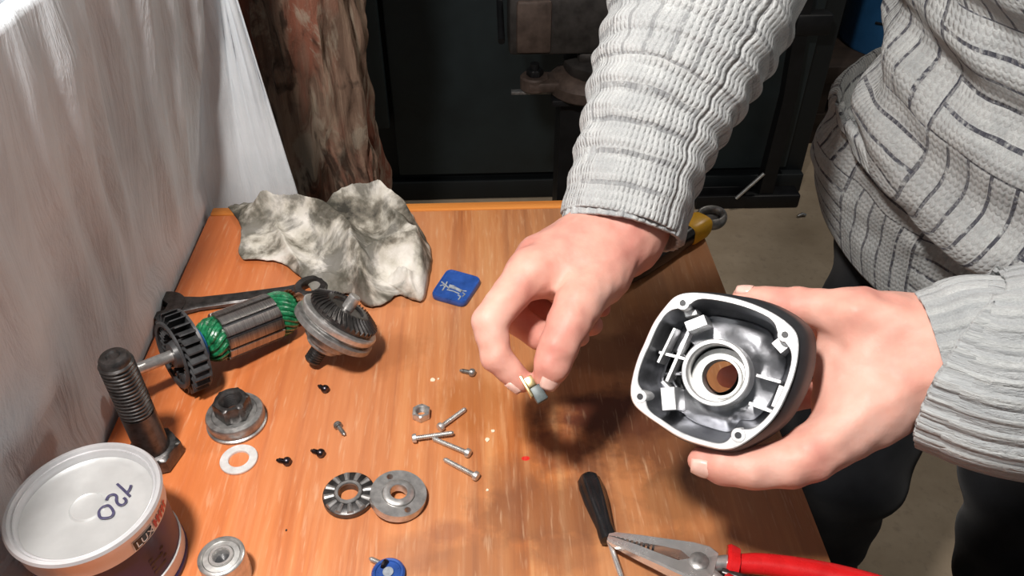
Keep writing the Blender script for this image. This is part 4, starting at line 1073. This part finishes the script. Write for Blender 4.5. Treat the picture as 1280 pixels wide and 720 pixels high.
# right hand: thumb and index pinch a carbon brush
Rw = W3(776, 288, .562); Re = H3(.185, .640, .310)
R_index = [(W3(662, 338, .522), .0140), (W3(612, 402, .503), .0112), (W3(620, 446, .500), .0096), (W3(650, 476, .502), .0078)]
R_mid = [(W3(672, 322, .545), .0140), (W3(626, 386, .538), .0112), (W3(676, 420, .540), .0096), (W3(722, 420, .540), .0080)]
R_ring = [(W3(694, 312, .562), .0135), (W3(652, 372, .562), .0106), (W3(700, 408, .560), .0094), (W3(740, 406, .556), .0080)]
R_pink = [(W3(722, 308, .578), .0120), (W3(690, 360, .580), .0092), (W3(725, 388, .578), .0082), (W3(752, 384, .570), .0072)]
R_thumb = [(W3(752, 338, .535), .0185), (W3(722, 382, .508), .0152), (W3(712, 402, .502), .0138), (W3(699, 432, .496), .0124), (W3(690, 456, .496), .0116), (W3(684, 472, .498), .0088)]
R_palm = [cap(Rw, W3(664, 340, .525), .026, .0150), cap(Rw, W3(674, 324, .547), .026, .0155), cap(Rw, W3(696, 314, .563), .026, .0150), cap(Rw, W3(724, 310, .579), .025, .0135),
          cap(Rw, W3(750, 340, .536), .027, .0200), cap(W3(745, 345, .535), W3(680, 345, .528), .0170, .0140), cap(W3(740, 310, .550), W3(720, 335, .540), .022, .020), cap(Rw, Rw+(Re-Rw)*.3, .028, .032)]
right_fn = hand_field(R_palm, [chain(c_) for c_ in (R_index, R_mid, R_ring, R_pink, R_thumb)])

def bounds(chs, pad): 
    A = np.array([j[0] for c_ in chs for j in c_]); return A.min(0)-pad, A.max(0)+pad
VV = []; FF = []; off = 0
def addmesh(V, Q):
    global off
    VV.append(V); FF.append(Q+off); off += len(V)
Ls = Lw+(Le-Lw)*.16; Rs = Rw+(Re-Rw)*.16
lo, hi = bounds([L_index, L_mid, L_ring, L_pink, L_thumb, [(Lw, 0), (Ls, 0)]], .034); addmesh(*nets(left_fn, lo, hi, .0019))
lo, hi = bounds([R_index, R_mid, R_ring, R_pink, R_thumb, [(Rw, 0), (Rs, 0)]], .034); addmesh(*nets(right_fn, lo, hi, .0019))
# trunk, arms, legs, neck and head (mostly under the clothes)
LSh = H3(.445, .43, .43); RSh = H3(.43, .77, .49); Nk = H3(.405, .60, .54); Pv = H3(.535, .66, .02)
Hd = H3(.345, .600, .665)
LHip = H3(.55, .575, .0); RHip = H3(.53, .745, .0); LKn = H3(.60, .47, -.33); RKn = H3(.415, .60, -.31); LAn = H3(.66, .49, -.67); RAn = H3(.45, .62, -.67)
trunk = [cap(Pv, H3(.50, .64, .18), .115, .115), cap(H3(.50, .64, .18), H3(.44, .60, .40), .115, .125), cap(LSh, RSh, .065, .065), cap(H3(.44, .60, .42), Nk, .07, .055),
         cap(Nk, Hd, .055, .05), cap(LHip, RHip, .10, .10), cap(LSh, Le, .050, .042), cap(RSh, Re, .050, .042), cap(Le, Lw, .042, .030), cap(Re, Rw, .042, .030),
         cap(LHip, LKn, .080, .055), cap(RHip, RKn, .080, .055), cap(LKn, LAn, .052, .038), cap(RKn, RAn, .052, .038)]
nose_d = np.array((-1, 0, -.35)); nose_d /= np.linalg.norm(nose_d); hup = np.array((-.33, 0, .94)); hs = np.array((0, 1, 0.0))
skull = [cap(Hd+hup*.035-nose_d*.02, Hd+hup*.02+nose_d*.02, .078, .072), cap(Hd+nose_d*.045-hup*.06, Hd+nose_d*.03, .042, .058), cap(Hd+nose_d*.088+hup*.02, Hd+nose_d*.108-hup*.022, .008, .013),
         cap(Hd+hs*.078-hup*.015, Hd+hs*.082+hup*.02, .012, .016), cap(Hd-hs*.078-hup*.015, Hd-hs*.082+hup*.02, .012, .016), cap(Hd+nose_d*.080-hup*.052+hs*.02, Hd+nose_d*.080-hup*.052-hs*.02, .010, .010)]
def body_fn(X):
    d = None
    for p in trunk: q = sdf(p, X); d = q if d is None else smin(d, q, .03)
    for p in skull: d = smin(d, sdf(p, X), .014)
    return d
addmesh(*nets(body_fn, np.array((.12, .18, T-.74)), np.array((.82, .92, T+.82)), .0095))
def vmesh(name, V, Q, m, parent):
    me = bpy.data.meshes.new(name); me.vertices.add(len(V)); me.vertices.foreach_set('co', V.astype(np.float32).ravel())
    me.loops.add(Q.size); me.loops.foreach_set('vertex_index', Q.astype(np.int32).ravel()); me.polygons.add(len(Q))
    me.polygons.foreach_set('loop_start', np.arange(0, Q.size, 4, dtype=np.int32)); me.update(calc_edges=True); me.validate()
    me.shade_smooth(); me.materials.append(mat(m)); o = bpy.data.objects.new(name, me); COL.objects.link(o); o.parent = parent; return o
per = thing('person', 'person in a grey patterned knit sweater and dark trousers, working with both hands', 'person', (0, 0, 0))
body = vmesh('body', np.concatenate(VV), np.concatenate(FF), 'skin', per); tag(body, 'bare hands and wrists')
sm = body.modifiers.new('smooth', 'SMOOTH'); sm.factor = .5; sm.iterations = 4

def nail(js, side, wd=.0062, ln=.0115):
    """finger nail: small curved plate on the back of the last joint"""
    a, b = Vector(js[-2][0]), Vector(js[-1][0]); d = (b-a).normalized(); n_ = Vector(side); n_ = (n_-d*n_.dot(d)).normalized(); s_ = d.cross(n_); r = js[-1][1]
    m = MB(); L = []
    for i in range(7):
        f = i/6; x = -ln*.55+ln*f; wv = wd*(1-.25*max(0, f-.6)/.4-.2*max(0, .25-f)/.25); row = []
        for k in range(7):
            q = -1+2*k/6; row.append(tuple(b+d*x+s_*(wv*q)+n_*(r*1.02-.0026*q*q-.0012*f*f+.0006)))
        L.append(row)
    m.loops(L, None, wrap=False); o = m.build('nail', 'nail', per, 180); so = o.modifiers.new('t', 'SOLIDIFY'); so.thickness = .0006; so.offset = 1; return o
nail(L_thumb, -up*.4-fw*.7-rt*.1); nail(R_thumb, -fw+up*.2+rt*.4); nail(L_index, up-fw*.5, .0052, .0095); nail(R_index, -rt-fw*.3, .0052, .0095)

# sweater: trunk, two sleeves, ribbed cuffs; UV in metres
def skin_loops(rows, us, vs, name, m, parent, thick=.004):
    """rows of rings with a seam so the UV runs on"""
    mb = MB(); L = [r+[r[0]] for r in rows]; mb.loops(L, None, wrap=False)
    mb.uv = [(us[j] if not isinstance(us[0], list) else us[i][j], vs[i]) for i in range(len(L)) for j in range(len(L[0]))]
    o = mb.build(name, m, parent, 180); so = o.modifiers.new('thick', 'SOLIDIFY'); so.thickness = thick; so.offset = -1; return o
def make_trunk():
    # height above table, centre x, y, half widths
    key = [(-.035, .525, .675, .155, .185), (.0, .520, .675, .165, .190), (.04, .515, .670, .170, .195), (.08, .515, .660, .172, .195), (.115, .512, .645, .170, .190), (.125, .508, .620, .172, .190), (.108, .516, .590, .180, .195),
           (.115, .520, .565, .188, .200), (.14, .522, .552, .190, .203), (.18, .522, .550, .188, .200), (.24, .515, .555, .182, .200), (.32, .472, .580, .178, .205), (.40, .455, .595, .165, .215), (.47, .438, .600, .140, .205), (.52, .422, .600, .095, .12), (.545, .412, .600, .072, .075)]
    NS = 150; N = 160; ks = spline(key, NS); rows = []; vs = []; v = 0; prev = None
    for i, (h, cx, cy, rx, ry) in enumerate(ks):
        row = []
        for k in range(N):
            a = 2*math.pi*k/N; ca, sa = math.cos(a), math.sin(a); pw = .86
            x = math.copysign(abs(ca)**pw, ca)*rx; y = math.copysign(abs(sa)**pw, sa)*ry
            q = Vector((ca*1.2, sa*1.2, h*5)); t_ = min(1, max(0, (h+.03)/.06))
            f = .014*noise.noise(q*1.3+Vector((3, 0, 1)))+.008*noise.noise(Vector((ca*3, sa*3, h*16)))+.004*noise.noise(Vector((ca*6, sa*6, h*40)))
            f += .006*math.sin(h*115+1.8*math.sin(a*2+1)+a)*min(1, max(0, (h-.10)/.05))
            f *= t_; s = 1+f/max(rx, .08)
            drop = -.022*max(0, -ca*.6-sa*.5)*math.exp(-((h-.13)/.05)**2)
            row.append((cx+x*s, cy+y*s, T+h+drop))
        if prev is not None: v += (Vector(row[N//2])-Vector(prev[N//2])).length
        vs.append(v); prev = row; rows.append(row)
    us = [1.25*k/N for k in range(N+1)]
    return skin_loops(rows, us, vs, 'sweater', 'knit', per)
sweater = make_trunk()
def sleeve(path, rad, fold, name, m, parent, N=96, NS=150, ring=.0, rib=0, amp=.004, seed=0):
    sp = spline([tuple(p)+(r,) for p, r in zip(path, rad)], NS); pts = [Vector(q[:3]) for q in sp]; fr = frames(pts); rows = []; vs = []; v = 0
    for i, (p, q, (t_, a_, b_)) in enumerate(zip(pts, sp, fr)):
        r = q[3]; row = []
        if i: v += (p-pts[i-1]).length
        vs.append(v)
        for k in range(N):
            an = 2*math.pi*k/N; ca, sa = math.cos(an), math.sin(an)
            g = noise.noise(Vector((ca*1.5+seed, sa*1.5, v*13)))*amp*1.6+noise.noise(Vector((ca*4+seed, sa*4, v*40)))*amp*.6
            if ring: g += amp*.9*math.sin(v*2*math.pi/ring+1.6*math.sin(an+seed)+2*noise.noise(Vector((ca, sa, v*9))))*min(1, v/.05)
            if rib: g += .0008*math.cos(an*rib)
            rr = r+g; d = a_*(rr*ca)+b_*(rr*sa)
            row.append(tuple(p+d+Vector((0, 0, -fold*min(1, v/.06)*max(0, -d.z/max(rr, 1e-4))))))
        rows.append(row)
    us = [2*math.pi*rad[len(rad)//2]*k/N for k in range(N+1)]
    return skin_loops(rows, us, vs, name, m, parent, .003)
Rp = [W3(776, 292, .562), W3(790, 230, .568), W3(808, 175, .572), W3(842, 92, .578), W3(882, -5, .585), Re, (Re+RSh)/2+np.array((0, 0, -.01)), RSh]
sleeve([Rp[0]*.9+Rp[1]*.1]+Rp[2:], [.0440, .0490, .0580, .0690, .0740, .074, .080], .006, 'sleeve', 'knit_soft_lit', sweater, ring=.021, amp=.0020, seed=2)
sleeve([Rp[0], (Rp[0]*.5+Rp[1]*.5), Rp[1], Rp[2]], [.0425, .0425, .0430, .0440], 0, 'cuff', 'knit_rib_lit', sweater, NS=40, rib=34, amp=.0015, seed=4)
Lp = [W3(1160, 462, .450), W3(1212, 455, .444), W3(1272, 462, .436), Lw+(Le-Lw)*.62, Le, (Le+LSh)/2+np.array((.01, -.01, 0)), LSh]
sleeve(Lp[1:], [.0490, .0560, .0640, .070, .074, .080], .016, 'sleeve', 'knit_rib', sweater, rib=30, amp=.0030, seed=7)
sleeve([Lp[0], (Lp[0]*.5+Lp[1]*.5), Lp[1], (Lp[1]*.6+Lp[2]*.4)], [.0440, .0460, .0492, .0500], 0, 'cuff', 'knit_rib', sweater, NS=40, rib=30, amp=.0015, seed=9)

# trousers, shoes, hair
leg = [cap(LHip, RHip, .112, .112), cap(LHip+np.array((0, 0, .02)), H3(.545, .60, -.06), .118, .112), cap(RHip+np.array((0, 0, .02)), H3(.52, .72, -.06), .118, .112), cap(LHip, LKn, .100, .074), cap(RHip, RKn, .100, .074),
       cap(LKn, LAn, .072, .060), cap(RKn, RAn, .072, .060)]
def leg_fn(X):
    d = None
    for p in leg: q = sdf(p, X); d = q if d is None else smin(d, q, .03)
    return d+.0045*np.sin(X[..., 2]*70+X[..., 0]*25)*np.cos(X[..., 1]*32+X[..., 2]*18)
V, Q = nets(leg_fn, np.array((.22, .30, T-.745)), np.array((.86, .95, T+.16)), .0085)
tr = vmesh('trousers', V, Q, 'denim', per); tag(tr, 'dark grey trousers'); m_ = tr.modifiers.new('smooth', 'SMOOTH'); m_.iterations = 3
for an in (LAn, RAn):
    m = MB(); L = []
    for x, wd, z1 in ((.075, .026, .05), (.06, .038, .075), (.0, .042, .085), (-.06, .045, .07), (-.12, .048, .05), (-.165, .038, .04), (-.18, .018, .025)):
        L.append([(an[0]+x, an[1]+wd*math.cos(q), .002+z1/2+(z1/2)*math.copysign(abs(math.sin(q))**.6, math.sin(q))) for q in [2*math.pi*k/20 for k in range(20)]])
    m.loops(L, None, True, True); m.build('shoe', 'black_paint', per)
hr = [cap(Hd+hup*.045-nose_d*.03, Hd+hup*.045+nose_d*.012, .080, .074), cap(Hd-nose_d*.05-hup*.01, Hd-nose_d*.03+hup*.03, .060, .072)]
V, Q = nets(lambda X: np.minimum(sdf(hr[0], X), sdf(hr[1], X))+.002*np.sin(X[..., 1]*260)*np.sin(X[..., 0]*160), Hd-.16, Hd+.18, .007)
vmesh('hair', V, Q, 'hair', per)

# carbon brush pinched between right thumb and index
def make_brush():
    c = C(667, 488, .494); ax = (C(676, 505, .490)-C(655, 470, .495)).normalized()
    t = thing('carbon_brush', 'small grey carbon brush with a brass clip, pinched by the right hand', 'brush', M=axisM(c, ax, rt))
    MB().box((.0015, 0, .0035), (.0075, .0065, .0105), None, .0008).build('carbon_block', 'carbon', t)
    MB().box((-.0028, .0, -.004), (.0022, .0070, .0150), None, .0005).build('clip', 'brass', t)
    MB().box((.0005, .0, -.0055), (.0060, .0050, .0070), None, .0006).build('spring_seat', 'brass', t)
make_brush()
